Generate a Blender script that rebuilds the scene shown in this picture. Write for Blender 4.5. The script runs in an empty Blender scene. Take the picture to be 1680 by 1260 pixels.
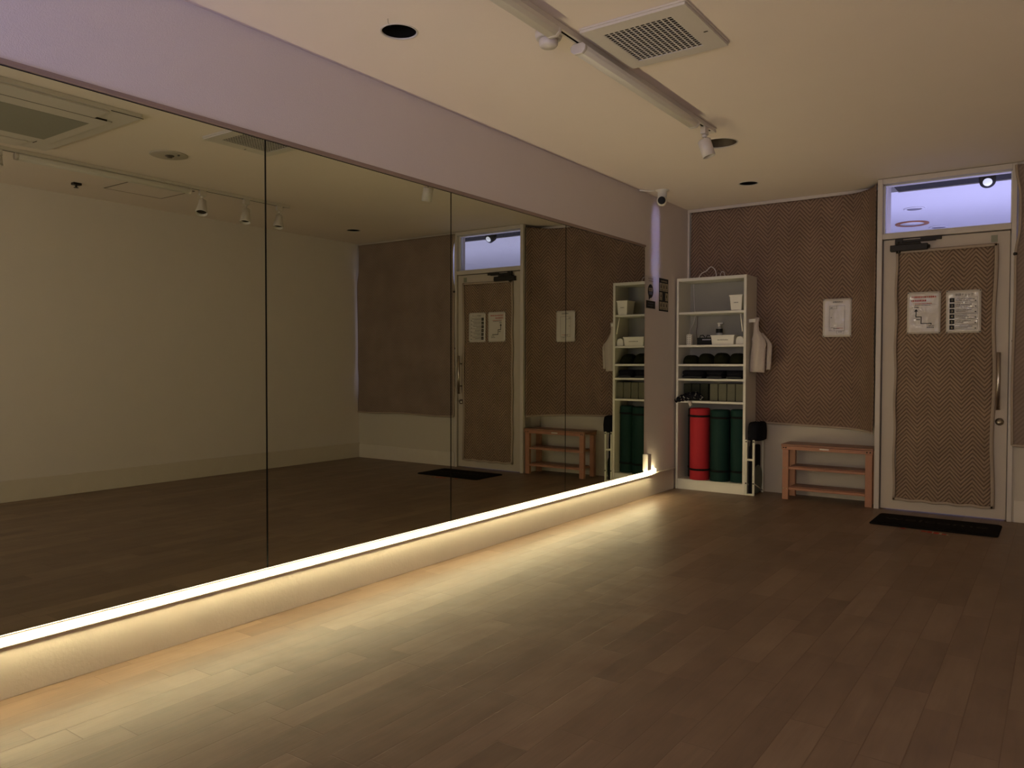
import bpy, math, random
from mathutils import Vector, Matrix
random.seed(7)
sc = bpy.context.scene
COL = sc.collection
PI = math.pi

# ------------------------------------------------------------------ camera
cd = bpy.data.cameras.new('camera'); cam = bpy.data.objects.new('camera', cd); COL.objects.link(cam)
cd.sensor_fit = 'HORIZONTAL'; cd.sensor_width = 36.0; cd.lens = 36.0 * 1275.9 / 1680.0
cd.clip_start = 0.02; cd.clip_end = 100
FW = Vector((-0.57709016, 0.81630792, -0.0246645)); RT = Vector((0.81652479, 0.5773066, 0.00208908)); UP = Vector((-0.01594431, 0.01893359, 0.9996936))
cam.matrix_world = Matrix(((RT.x, UP.x, -FW.x, 2.7472), (RT.y, UP.y, -FW.y, 0.0), (RT.z, UP.z, -FW.z, 1.07), (0, 0, 0, 1)))
sc.camera = cam

# ------------------------------------------------------------------ world, light, exposure
sc.view_settings.view_transform = 'Standard'; sc.view_settings.look = 'None'
sc.view_settings.gamma = 1.0; sc.view_settings.use_curve_mapping = False
sc.view_settings.exposure = 0.60
w = bpy.data.worlds.new('world'); sc.world = w; w.use_nodes = True
w.node_tree.nodes['Background'].inputs[0].default_value = (0.55, 0.55, 1.0, 1)
w.node_tree.nodes['Background'].inputs[1].default_value = 0.3

LED_COL = (1.0, 0.865, 0.50); LED_STRENGTH = 36.0
DAY = (0.55, 0.53, 1.0)

def area(name, loc, target, sx, sy, power, col, spread=180):
    d = bpy.data.lights.new(name, 'AREA'); d.shape = 'RECTANGLE'; d.size = sx; d.size_y = sy
    d.energy = power; d.color = col; d.spread = math.radians(spread)
    o = bpy.data.objects.new(name, d); COL.objects.link(o); o.location = loc
    o.rotation_euler = (Vector(target) - Vector(loc)).to_track_quat('-Z', 'Y').to_euler()
    return o
# daylight outside the lobby beyond the door, outside the window behind the camera, outside the curtained window; two fills added behind the camera
area('daylight_lobby', (3.6, 7.15, 1.0), (3.6, 7.9, 2.45), 5.5, 0.7, 46, DAY)
area('daylight_window', (0.95, -1.25, 1.6), (0.0, 0.95, 2.40), 1.2, 1.2, 6.5, DAY, 75)
area('fill_room', (2.6, -1.25, 1.6), (3.9, 1.6, 1.2), 1.6, 1.4, 14, (1.0, 0.84, 0.70), 120)  # warm fill lamp added behind the camera to lift the right wall
area('fill_ceiling', (2.6, -1.3, 0.95), (2.2, 2.6, 2.45), 1.5, 0.5, 34, (1.0, 0.82, 0.66))  # added fill lamp, aimed up to brighten the ceiling
area('daylight_gap', (3.2, 6.75, 1.35), (3.2, 6.33, 1.5), 1.3, 1.1, 6, DAY)
area('daylight_slit', (2.466, 6.300, 2.02), (0.0, 5.93, 1.99), 0.010, 0.72, 0.060, DAY, 5)

# ------------------------------------------------------------------ materials
def mat(name, col, rough=0.6, metal=0.0, spec=0.5, noise=0.0, nscale=30.0, bump=0.0, bscale=200.0, emit=None, estr=0.0):
    m = bpy.data.materials.new(name); m.use_nodes = True
    nt = m.node_tree; N = nt.nodes; L = nt.links; b = N['Principled BSDF']
    b.inputs['Base Color'].default_value = (*col, 1); b.inputs['Roughness'].default_value = rough
    b.inputs['Metallic'].default_value = metal; b.inputs['Specular IOR Level'].default_value = spec
    tc = N.new('ShaderNodeTexCoord')
    if noise > 0:
        n = N.new('ShaderNodeTexNoise'); n.inputs['Scale'].default_value = nscale; n.inputs['Detail'].default_value = 4
        L.new(tc.outputs['Object'], n.inputs['Vector'])
        mx = N.new('ShaderNodeMix'); mx.data_type = 'RGBA'
        mx.inputs[6].default_value = (*[c * (1 - noise) for c in col], 1); mx.inputs[7].default_value = (*[min(1, c * (1 + noise)) for c in col], 1)
        L.new(n.outputs['Fac'], mx.inputs[0]); L.new(mx.outputs[2], b.inputs['Base Color'])
    if bump > 0:
        n2 = N.new('ShaderNodeTexNoise'); n2.inputs['Scale'].default_value = bscale; n2.inputs['Detail'].default_value = 3
        L.new(tc.outputs['Object'], n2.inputs['Vector'])
        bp = N.new('ShaderNodeBump'); bp.inputs['Strength'].default_value = bump; bp.inputs['Distance'].default_value = 0.002
        L.new(n2.outputs['Fac'], bp.inputs['Height']); L.new(bp.outputs[0], b.inputs['Normal'])
    if emit:
        b.inputs['Emission Color'].default_value = (*emit, 1); b.inputs['Emission Strength'].default_value = estr
    return m

def math_node(nt, op, a, b=None, c=None):
    n = nt.nodes.new('ShaderNodeMath'); n.operation = op
    for i, v in enumerate((a, b, c)):
        if v is None: continue
        if hasattr(v, 'is_output'): nt.links.new(v, n.inputs[i])
        else: n.inputs[i].default_value = v
    return n.outputs[0]

def floor_material():
    m = bpy.data.materials.new('wood_plank_vinyl'); m.use_nodes = True
    nt = m.node_tree; N = nt.nodes; L = nt.links; b = N['Principled BSDF']
    tc = N.new('ShaderNodeTexCoord'); sp = N.new('ShaderNodeSeparateXYZ'); L.new(tc.outputs['Object'], sp.inputs[0])
    X, Y = sp.outputs[0], sp.outputs[1]
    Wd, Ln = 0.107, 0.56
    xr = math_node(nt, 'DIVIDE', math_node(nt, 'ADD', X, 10.0), Wd); row = math_node(nt, 'FLOOR', xr)
    wn = N.new('ShaderNodeTexWhiteNoise'); wn.noise_dimensions = '1D'; L.new(row, wn.inputs['W'])
    yr = math_node(nt, 'ADD', math_node(nt, 'DIVIDE', math_node(nt, 'ADD', Y, 10.0), Ln), math_node(nt, 'MULTIPLY', wn.outputs['Value'], 7.0))
    colm = math_node(nt, 'FLOOR', yr)
    cmb = N.new('ShaderNodeCombineXYZ'); L.new(row, cmb.inputs[0]); L.new(colm, cmb.inputs[1])
    w2 = N.new('ShaderNodeTexWhiteNoise'); w2.noise_dimensions = '3D'; L.new(cmb.outputs[0], w2.inputs['Vector'])
    # grain: stretched noise shifted per plank
    mp = N.new('ShaderNodeCombineXYZ')
    L.new(math_node(nt, 'ADD', math_node(nt, 'MULTIPLY', X, 55.0), math_node(nt, 'MULTIPLY', w2.outputs['Value'], 40.0)), mp.inputs[0])
    L.new(math_node(nt, 'MULTIPLY', Y, 3.2), mp.inputs[1]); L.new(math_node(nt, 'MULTIPLY', w2.outputs['Value'], 31.0), mp.inputs[2])
    g = N.new('ShaderNodeTexNoise'); g.inputs['Scale'].default_value = 1.0; g.inputs['Detail'].default_value = 6; g.inputs['Roughness'].default_value = .62; g.inputs['Distortion'].default_value = .8
    L.new(mp.outputs[0], g.inputs['Vector'])
    cv = N.new('ShaderNodeCombineXYZ'); L.new(math_node(nt, 'MULTIPLY', X, 9.0), cv.inputs[0]); L.new(math_node(nt, 'MULTIPLY', Y, 3.5), cv.inputs[1]); L.new(math_node(nt, 'MULTIPLY', w2.outputs['Value'], 50.0), cv.inputs[2])
    cn = N.new('ShaderNodeTexNoise'); cn.inputs['Scale'].default_value = 1.0; cn.inputs['Detail'].default_value = 2; L.new(cv.outputs[0], cn.inputs['Vector']); cloud = cn.outputs['Fac']
    rp = N.new('ShaderNodeValToRGB'); e = rp.color_ramp.elements
    e[0].position = 0.0; e[0].color = (0.150, 0.098, 0.066, 1); e[1].position = 1.0; e[1].color = (0.275, 0.190, 0.130, 1)
    k = e.new(0.5); k.color = (0.205, 0.137, 0.092, 1)
    v = math_node(nt, 'ADD', math_node(nt, 'MULTIPLY', w2.outputs['Value'], 0.50), math_node(nt, 'ADD', math_node(nt, 'MULTIPLY', math_node(nt, 'SUBTRACT', g.outputs['Fac'], 0.35), 0.85), math_node(nt, 'MULTIPLY', math_node(nt, 'SUBTRACT', cloud, 0.45), 0.9)))
    L.new(v, rp.inputs[0])
    # seams
    fx = math_node(nt, 'FRACT', xr); fy = math_node(nt, 'FRACT', yr)
    ex = math_node(nt, 'MULTIPLY', math_node(nt, 'MINIMUM', fx, math_node(nt, 'SUBTRACT', 1.0, fx)), Wd)
    ey = math_node(nt, 'MULTIPLY', math_node(nt, 'MINIMUM', fy, math_node(nt, 'SUBTRACT', 1.0, fy)), Ln)
    ed = math_node(nt, 'MINIMUM', ex, ey)
    seam = N.new('ShaderNodeMapRange'); L.new(ed, seam.inputs[0]); seam.inputs[1].default_value = 0.0006; seam.inputs[2].default_value = 0.0022
    mx = N.new('ShaderNodeMix'); mx.data_type = 'RGBA'; mx.inputs[6].default_value = (0.15, 0.088, 0.055, 1)
    L.new(seam.outputs[0], mx.inputs[0]); L.new(rp.outputs[0], mx.inputs[7]); L.new(mx.outputs[2], b.inputs['Base Color'])
    b.inputs['Roughness'].default_value = 0.42; b.inputs['Specular IOR Level'].default_value = 0.32
    L.new(math_node(nt, 'ADD', 0.36, math_node(nt, 'MULTIPLY', g.outputs['Fac'], 0.16)), b.inputs['Roughness'])
    # undulating sheet + grain bump
    n3 = N.new('ShaderNodeTexNoise'); n3.inputs['Scale'].default_value = 5.0; n3.inputs['Detail'].default_value = 2; L.new(tc.outputs['Object'], n3.inputs['Vector'])
    hgt = math_node(nt, 'ADD', math_node(nt, 'MULTIPLY', g.outputs['Fac'], 0.12), math_node(nt, 'ADD', math_node(nt, 'MULTIPLY', seam.outputs[0], 0.10), math_node(nt, 'MULTIPLY', n3.outputs['Fac'], 1.3)))
    bp = N.new('ShaderNodeBump'); bp.inputs['Strength'].default_value = 0.6; bp.inputs['Distance'].default_value = 0.006
    L.new(hgt, bp.inputs['Height']); L.new(bp.outputs[0], b.inputs['Normal'])
    return m

def quilt_material(name, limb, pitch, col, groove, bstr):
    """fabric quilted in a chevron: stitched grooves zigzag across the cloth (uv in metres)"""
    m = bpy.data.materials.new(name); m.use_nodes = True
    nt = m.node_tree; N = nt.nodes; L = nt.links; b = N['Principled BSDF']
    uv = N.new('ShaderNodeUVMap'); sp = N.new('ShaderNodeSeparateXYZ'); L.new(uv.outputs[0], sp.inputs[0])
    pp = math_node(nt, 'PINGPONG', sp.outputs[0], limb)
    t = math_node(nt, 'FRACT', math_node(nt, 'DIVIDE', math_node(nt, 'SUBTRACT', math_node(nt, 'ADD', sp.outputs[1], 10.0), math_node(nt, 'MULTIPLY', pp, 1.15)), pitch))
    ridge = math_node(nt, 'POWER', math_node(nt, 'SINE', math_node(nt, 'MULTIPLY', t, PI)), 0.9)
    tc = N.new('ShaderNodeTexCoord'); n = N.new('ShaderNodeTexNoise'); n.inputs['Scale'].default_value = 4.0; n.inputs['Detail'].default_value = 5
    L.new(tc.outputs['Object'], n.inputs['Vector'])
    mx = N.new('ShaderNodeMix'); mx.data_type = 'RGBA'
    mx.inputs[6].default_value = (*groove, 1); mx.inputs[7].default_value = (*col, 1)
    L.new(ridge, mx.inputs[0])
    m2 = N.new('ShaderNodeMix'); m2.data_type = 'RGBA'; m2.blend_type = 'MULTIPLY'; m2.inputs[0].default_value = 1.0
    L.new(mx.outputs[2], m2.inputs[6])
    r2 = N.new('ShaderNodeMapRange'); L.new(n.outputs['Fac'], r2.inputs[0]); r2.inputs[1].default_value = .3; r2.inputs[2].default_value = .7; r2.inputs[3].default_value = .84; r2.inputs[4].default_value = 1.08
    L.new(r2.outputs[0], m2.inputs[7]); L.new(m2.outputs[2], b.inputs['Base Color'])
    b.inputs['Roughness'].default_value = 0.9; b.inputs['Specular IOR Level'].default_value = 0.15
    bp = N.new('ShaderNodeBump'); bp.inputs['Strength'].default_value = bstr; bp.inputs['Distance'].default_value = 0.006
    L.new(math_node(nt, 'ADD', ridge, math_node(nt, 'MULTIPLY', n.outputs['Fac'], 1.2)), bp.inputs['Height']); L.new(bp.outputs[0], b.inputs['Normal'])
    return m

def glass_material():
    m = bpy.data.materials.new('window_glass'); m.use_nodes = True
    nt = m.node_tree; N = nt.nodes; L = nt.links; N.remove(N['Principled BSDF'])
    t = N.new('ShaderNodeBsdfTransparent'); g = N.new('ShaderNodeBsdfGlossy'); g.inputs['Roughness'].default_value = 0.0
    f = N.new('ShaderNodeFresnel'); f.inputs[0].default_value = 1.45; mx = N.new('ShaderNodeMixShader')
    t.inputs[0].default_value = (.96, .98, .97, 1)
    L.new(f.outputs[0], mx.inputs[0]); L.new(t.outputs[0], mx.inputs[1]); L.new(g.outputs[0], mx.inputs[2]); L.new(mx.outputs[0], N['Material Output'].inputs[0])
    return m

def film_material(name, col):
    """paper under a wrinkled clear film"""
    m = mat(name, col, 0.55, 0, .4, .03, 20)
    nt = m.node_tree; N = nt.nodes; L = nt.links; b = N['Principled BSDF']
    tc = N.new('ShaderNodeTexCoord'); n = N.new('ShaderNodeTexNoise'); n.inputs['Scale'].default_value = 16; n.inputs['Detail'].default_value = 2; n.inputs['Distortion'].default_value = 1.2
    L.new(tc.outputs['Object'], n.inputs['Vector'])
    bp = N.new('ShaderNodeBump'); bp.inputs['Strength'].default_value = .9; bp.inputs['Distance'].default_value = .012
    L.new(n.outputs['Fac'], bp.inputs['Height']); L.new(bp.outputs[0], b.inputs['Coat Normal'])
    b.inputs['Coat Weight'].default_value = 1.0; b.inputs['Coat Roughness'].default_value = .06
    return m

WALL = mat('wallpaper_white', (0.70, 0.635, 0.59), 0.85, 0, .25, .02, 8, .5, 260)
WALLB = mat('wallpaper_white_shaded', (0.54, 0.48, 0.40), 0.8, 0, .25, .02, 8, .4, 260)  # white wall with the alcove's shade put into its colour
CEIL = mat('ceiling_white', (0.79, 0.695, 0.635), 0.9, 0, .2, .02, 3, .3, 320)
SKIRT = mat('skirting_white', (0.62, 0.55, 0.47), 0.5, 0, .4, .04, 12, .5, 90)
TRIM = mat('painted_trim', (0.55, 0.49, 0.44), 0.45, 0, .4, .03, 10)
MTRIM = mat('mirror_trim', (0.30, 0.22, 0.18), 0.4, 0.2, .5, .03, 10)
FLOOR = floor_material()
MIRROR = mat('silvered_glass', (0.59, 0.60, 0.49), 0.0, 1.0)
BLACK = mat('black_board', (0.006, 0.007, 0.007), 0.6, 0, .3, .1, 20)
DARKHOLE = mat('dark_housing', (0.006, 0.005, 0.005), 0.9, 0, .05, .1, 20)
LED = mat('led_diffuser', (0.9, 0.85, 0.7), 0.5, emit=LED_COL, estr=LED_STRENGTH, noise=.01)
FIX = mat('fixture_white_plastic', (0.60, 0.55, 0.51), 0.35, 0, .5, .02, 14)
FIX2 = mat('fixture_white_frosted', (0.66, 0.62, 0.58), 0.3, 0, .5, .02, 14)
GRILLE_DARK = mat('grille_dark_inside', (0.035, 0.028, 0.022), .8, 0, .2, .2, 30)
ACGREY = mat('filter_grille_grey', (0.30, 0.29, 0.25), .7, 0, .3, .05, 80)
QUILT = quilt_material('chevron_quilt_cloth', 0.085, 0.034, (0.285, 0.192, 0.138), (0.125, 0.078, 0.055), .8)
QUILTD = quilt_material('chevron_quilt_cloth_door', 0.070, 0.030, (0.34, 0.238, 0.165), (0.125, 0.079, 0.053), .8)
QUILTR = quilt_material('chevron_quilt_cloth_faint', 0.085, 0.031, (0.27, 0.20, 0.16), (0.215, 0.156, 0.122), .35)
BIND = mat('quilt_binding', (0.38, 0.30, 0.235), .8, 0, .2, .08, 60, .5, 120)
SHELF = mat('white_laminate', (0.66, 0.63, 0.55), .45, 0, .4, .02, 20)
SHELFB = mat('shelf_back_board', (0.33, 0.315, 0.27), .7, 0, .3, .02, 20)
PLAST = mat('white_plastic', (0.72, 0.69, 0.61), .35, 0, .5, .02, 20)
INK = mat('black_ink', (0.01, 0.01, 0.011), .6, 0, .3, .1, 40)
REDINK = mat('red_ink', (0.42, 0.03, 0.02), .6, 0, .3, .1, 40)
PAPER = film_material('paper_under_film', (0.56, 0.51, 0.45))
STICK = mat('clear_sticker', (0.60, 0.56, 0.53), .5, 0, .4, .02, 30)
OCHRE = mat('pale_ochre_print', (0.42, 0.36, 0.24), .6, 0, .3, .1, 50)
BLUEG = mat('slate_print', (0.10, 0.12, 0.17), .6, 0, .3, .1, 50)
WOODB = mat('red_brown_bench_wood', (0.38, 0.175, 0.105), .45, 0, .4, .16, 26, .3, 60)
WOODD = mat('red_brown_bench_top', (0.27, 0.125, 0.075), .4, 0, .45, .16, 22, .3, 60)
BOLT = mat('dark_bolt', (0.03, 0.025, 0.02), .4, .6)
REDMAT = mat('red_foam', (0.38, 0.02, 0.028), .75, 0, .25, .05, 60, .5, 350)
GRNMAT = mat('green_foam', (0.003, 0.026, 0.020), .7, 0, .25, .08, 60, .5, 350)
STRAP = mat('black_strap', (0.006, 0.006, 0.006), .8, 0, .2, .1, 50)
BLOCK = mat('grey_foam_block', (0.12, 0.115, 0.08), .85, 0, .2, .06, 90, .4, 400)
BLOCKD = mat('dark_foam_block', (0.035, 0.038, 0.024), .85, 0, .2, .06, 90, .4, 400)
CUSH = mat('dark_olive_cloth', (0.013, 0.014, 0.006), .9, 0, .1, .25, 40, .6, 200)
NAVY = mat('near_black_cloth', (0.008, 0.008, 0.011), .9, 0, .1, .2, 40, .6, 200)
GREYEDGE = mat('grey_edging', (0.08, 0.085, 0.08), .7, 0, .3, .1, 40)
TOWEL = mat('off_white_cloth', (0.50, 0.43, 0.38), .95, 0, .1, .06, 50, .8, 260)
RACK = mat('cream_lacquered_wood', (0.66, 0.64, 0.52), .45, 0, .4, .02, 20)
DISC = mat('grey_green_plastic', (0.12, 0.14, 0.11), .6, 0, .3, .05, 40)
RUBBER = mat('black_doormat_pile', (0.010, 0.008, 0.007), .97, 0, .06, .25, 120, .9, 500)
MATPRINT = mat('doormat_faint_lettering', (0.035, 0.030, 0.022), .95, 0, .1, .2, 60)
CLOSER = mat('closer_dark_bronze', (0.018, 0.014, 0.011), .5, .3, .4, .1, 40)
DOORP = mat('door_paint', (0.50, 0.43, 0.36), .5, 0, .35, .03, 9)
STEEL = mat('satin_steel', (0.50, 0.44, 0.38), .32, 1.0, .5, .04, 60)
GLASS = glass_material()
CORR = mat('lobby_plaster', (0.78, 0.77, 0.80), .9, 0, .2, .03, 2, .2, 40)
SOFFIT = mat('lobby_dark_soffit', (0.02, 0.02, 0.022), .8, 0, .2, .05, 10)
CABLE = mat('white_cable_sheath', (0.60, 0.56, 0.52), .5, 0, .4, .02, 30)
ORANGE = mat('amber_ring', (0.35, 0.12, 0.05), .5, 0, .4, .05, 30)
LENS = mat('spot_lens', (0.8, 0.8, 0.9), .2, emit=(.75, .78, 1.0), estr=0.5, noise=.01)
BOTTLE = mat('cloudy_bottle_plastic', (0.42, 0.42, 0.40), .25, 0, .6, .05, 30)
DOTS = mat('white_dot_print', (0.42, 0.42, 0.36), .7, 0, .3, .05, 30)

# ------------------------------------------------------------------ mesh builder
class MB:
    def __init__(s): s.v = []; s.f = []; s.sm = []; s.mi = []; s.uv = None
    def face(s, idx, smooth=False, mi=0): s.f.append(idx); s.sm.append(smooth); s.mi.append(mi)
    def box(s, x0, x1, y0, y1, z0, z1, mi=0):
        n = len(s.v)
        s.v += [(x0, y0, z0), (x1, y0, z0), (x1, y1, z0), (x0, y1, z0), (x0, y0, z1), (x1, y0, z1), (x1, y1, z1), (x0, y1, z1)]
        for q in ((0, 3, 2, 1), (4, 5, 6, 7), (0, 1, 5, 4), (1, 2, 6, 5), (2, 3, 7, 6), (3, 0, 4, 7)): s.face(tuple(n + i for i in q), False, mi)
        return s
    def hexa(s, bot, top, mi=0):
        """bot, top: 4 points each, same winding (counter-clockwise seen from above)"""
        n = len(s.v); s.v += list(bot) + list(top)
        for q in ((0, 3, 2, 1), (4, 5, 6, 7), (0, 1, 5, 4), (1, 2, 6, 5), (2, 3, 7, 6), (3, 0, 4, 7)): s.face(tuple(n + i for i in q), False, mi)
        return s
    def rings(s, rings, cap0=True, cap1=True, smooth=True, closed=True, mi=0):
        n = len(s.v); k = len(rings[0])
        for r in rings: s.v += list(r)
        for i in range(len(rings) - 1):
            for j in range(k if closed else k - 1):
                a = n + i * k + j; b = n + i * k + (j + 1) % k
                s.face((a, b, b + k, a + k), smooth, mi)
        if cap0: s.face(tuple(n + j for j in reversed(range(k))), False, mi)
        if cap1: s.face(tuple(n + (len(rings) - 1) * k + j for j in range(k)), False, mi)
        return s
    def lathe(s, prof, origin=(0, 0, 0), axis=(0, 0, 1), n=32, cap0=True, cap1=True, smooth=True, mi=0):
        """prof: (radius, distance along axis)"""
        q = Vector((0, 0, 1)).rotation_difference(Vector(axis).normalized()); o = Vector(origin); R = []
        for r, h in prof: R.append([tuple(o + q @ Vector((r * math.cos(2 * PI * j / n), r * math.sin(2 * PI * j / n), h))) for j in range(n)])
        return s.rings(R, cap0, cap1, smooth, True, mi)
    def cyl(s, p0, p1, r, r1=None, n=20, mi=0):
        d = Vector(p1) - Vector(p0)
        return s.lathe([(r, 0), (r if r1 is None else r1, d.length)], p0, d, n, mi=mi)
    def tube(s, pts, r, n=8, mi=0, rz=None):
        P = [Vector(p) for p in pts]; R = []; up = Vector((0, 0, 1)); prev = None
        for i, p in enumerate(P):
            t = (P[min(i + 1, len(P) - 1)] - P[max(i - 1, 0)]).normalized()
            if prev is None: a = t.orthogonal().normalized()
            else: a = (prev - t * prev.dot(t)).normalized()
            prev = a; b = t.cross(a); rr = r[i] if isinstance(r, (list, tuple)) else r
            R.append([tuple(p + a * rr * math.cos(2 * PI * j / n) + b * rr * math.sin(2 * PI * j / n)) for j in range(n)])
        return s.rings(R, mi=mi)
    def prism(s, poly, y0, y1, mi=0, plane='xz'):
        """poly: counter-clockwise in the given plane, extruded along the third axis"""
        f = {'xz': lambda a, b, c: (a, c, b), 'yz': lambda a, b, c: (c, a, b), 'xy': lambda a, b, c: (a, b, c)}[plane]
        n = len(s.v); k = len(poly)
        s.v += [f(a, b, y0) for a, b in poly] + [f(a, b, y1) for a, b in poly]
        s.face(tuple(n + i for i in range(k)), False, mi); s.face(tuple(n + k + i for i in reversed(range(k))), False, mi)
        for i in range(k): j = (i + 1) % k; s.face((n + i, n + k + i, n + k + j, n + j), False, mi)
        return s
    def sheet(s, fn, nu, nv, smooth=True, uvfn=None, mi=0):
        """front surface fn(u,v) for u,v in 0..1"""
        n = len(s.v); s.uv = {} if s.uv is None else s.uv
        for j in range(nv + 1):
            for i in range(nu + 1):
                s.v.append(tuple(fn(i / nu, j / nv)))
                if uvfn: s.uv[len(s.v) - 1] = uvfn(i / nu, j / nv)
        for j in range(nv):
            for i in range(nu):
                a = n + j * (nu + 1) + i; s.face((a, a + 1, a + nu + 2, a + nu + 1), smooth, mi)
        return s
    def build(s, name, m, parent=None, bevel=0, solid=0, segs=2, origin=None, subsurf=0):
        me = bpy.data.meshes.new(name)
        if origin is None:
            if parent is not None: origin = wloc(parent)
            else:
                xs = [p[0] for p in s.v]; ys = [p[1] for p in s.v]; zs = [p[2] for p in s.v]
                origin = ((min(xs) + max(xs)) / 2, (min(ys) + max(ys)) / 2, min(zs))
        me.from_pydata([(p[0] - origin[0], p[1] - origin[1], p[2] - origin[2]) for p in s.v], [], s.f)
        for mm in (m if isinstance(m, (list, tuple)) else [m]): me.materials.append(mm)
        for i, p in enumerate(me.polygons): p.use_smooth = s.sm[i]; p.material_index = s.mi[i]
        if s.uv:
            ul = me.uv_layers.new(name='UVMap')
            for l in me.loops: ul.data[l.index].uv = s.uv.get(l.vertex_index, (0, 0))
        me.validate(); me.update()
        import bmesh
        bm = bmesh.new(); bm.from_mesh(me); bmesh.ops.recalc_face_normals(bm, faces=bm.faces) if not s.uv else None; bm.to_mesh(me); bm.free()
        o = bpy.data.objects.new(name, me); COL.objects.link(o)
        if parent is not None: o.parent = parent
        else: o.location = origin
        if solid: md = o.modifiers.new('solid', 'SOLIDIFY'); md.thickness = solid; md.offset = -1
        if bevel: md = o.modifiers.new('bevel', 'BEVEL'); md.width = bevel; md.segments = segs; md.limit_method = 'ANGLE'
        if subsurf: md = o.modifiers.new('sub', 'SUBSURF'); md.levels = subsurf; md.render_levels = subsurf
        return o

def wloc(o):
    l = Vector((0, 0, 0))
    while o is not None: l += o.location; o = o.parent
    return l

def tag(o, label=None, cat=None, group=None, kind=None):
    if label: o['label'] = label
    if cat: o['category'] = cat
    if group: o['group'] = group
    if kind: o['kind'] = kind
    return o
def thing(name, loc, label, cat, group=None):
    o = bpy.data.objects.new(name, None); COL.objects.link(o); o.location = loc; o.empty_display_size = .05
    return tag(o, label, cat, group)
def struct(o): o['kind'] = 'structure'; return o
def copy_tree(o, loc=None, label=None, parent=None):
    c = o.copy(); COL.objects.link(c)
    if parent: c.parent = parent
    if loc is not None: c.location = loc
    if label: c['label'] = label
    for ch in list(o.children): copy_tree(ch, None, None, c)
    return c

# glyph meshes -------------------------------------------------------
def text_verts(body, size, align='LEFT'):
    cu = bpy.data.curves.new('lettering', 'FONT'); cu.body = body; cu.size = size; cu.align_x = align; cu.resolution_u = 3
    o = bpy.data.objects.new('lettering', cu); COL.objects.link(o)
    dg = bpy.context.evaluated_depsgraph_get(); ev = o.evaluated_get(dg); me = ev.to_mesh()
    V = [tuple(v.co) for v in me.vertices]; F = [tuple(p.vertices) for p in me.polygons]
    ev.to_mesh_clear(); bpy.data.objects.remove(o); bpy.data.curves.remove(cu)
    return V, F
def add_text(mb, body, size, fn, align='LEFT', mi=0):
    """fn(u, v) places a glyph point"""
    V, F = text_verts(body, size, align); n = len(mb.v)
    mb.v += [fn(x, y) for x, y, z in V]
    for f in F: mb.face(tuple(n + i for i in f), False, mi)
def rect(mb, fn, u0, u1, v0, v1, mi=0):
    n = len(mb.v); mb.v += [fn(u0, v0), fn(u1, v0), fn(u1, v1), fn(u0, v1)]; mb.face((n, n + 1, n + 2, n + 3), False, mi)
def scribble(mb, fn, u0, u1, v, h, mi=0):
    """a line of small illegible characters"""
    u = u0
    while u < u1 - h * .4:
        wd = h * random.uniform(.55, .95)
        for k in range(3): 
            a = random.uniform(0, h * .7); rect(mb, fn, u, u + wd, v + k * h * .36, v + k * h * .36 + h * .17, mi)
        rect(mb, fn, u + wd * random.uniform(.2, .6), u + wd * random.uniform(.62, .8), v, v + h, mi)
        u += wd + h * .14
def frame_rect(mb, fn, u0, u1, v0, v1, t, mi=0):
    rect(mb, fn, u0, u1, v1 - t, v1, mi); rect(mb, fn, u0, u1, v0, v0 + t, mi); rect(mb, fn, u0, u0 + t, v0, v1, mi); rect(mb, fn, u1 - t, u1, v0, v1, mi)

# ================================================================== SETTING
H = 2.451; W = 3.9195; D = 6.3224; D2 = 6.6148; YB = -1.1
T = 0.12
XD1, XD2 = 1.6102, 2.4817
struct(MB().box(0, W, YB, D2, -0.1, 0).build('floor', FLOOR, origin=(0, 0, 0)))
struct(MB().box(-0.6, 8.2, D2 + .002, 10.0, -0.1, -0.002).build('floor_lobby', CORR))

def ceiling_with_holes():
    import bmesh
    bm = bmesh.new(); edges = []
    def loop(pts):
        vs = [bm.verts.new((x, y, H)) for x, y in pts]
        for i in range(len(vs)): edges.append(bm.edges.new((vs[i], vs[(i + 1) % len(vs)])))
    loop([(0, YB), (W, YB), (W, D2), (0, D2)])
    for (cx, cy, r) in HOLES: loop([(cx + r * math.cos(2 * PI * k / 36), cy + r * math.sin(2 * PI * k / 36)) for k in range(36)])
    bmesh.ops.triangle_fill(bm, use_beauty=True, edges=edges)
    me = bpy.data.meshes.new('ceiling')
    for f in bm.faces:
        if f.normal.z > 0: f.normal_flip()
    bm.to_mesh(me); bm.free(); me.materials.append(CEIL)
    o = bpy.data.objects.new('ceiling', me); COL.objects.link(o)
    return struct(o)
HOLES = [(0.479, 2.392, 0.073), (0.780, 5.889, 0.069), (3.265, 5.628, 0.069), (0.984, 4.722, 0.108)]
ceiling_with_holes()
struct(MB().box(-T, W + T, YB - T, D2 + T, H + .16, H + .2).build('ceiling_slab', SOFFIT))

struct(MB().box(-T, 0, YB - T, D2 + T, 0, H + .16).build('wall_left', WALL))
struct(MB().box(W, W + T, YB - T, D + T, 0, H + .16).build('wall_right', WALL))
struct(MB().box(W + T, 8.2, D, D + T, 0, H + .16).build('wall_lobby_near', CORR))
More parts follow.
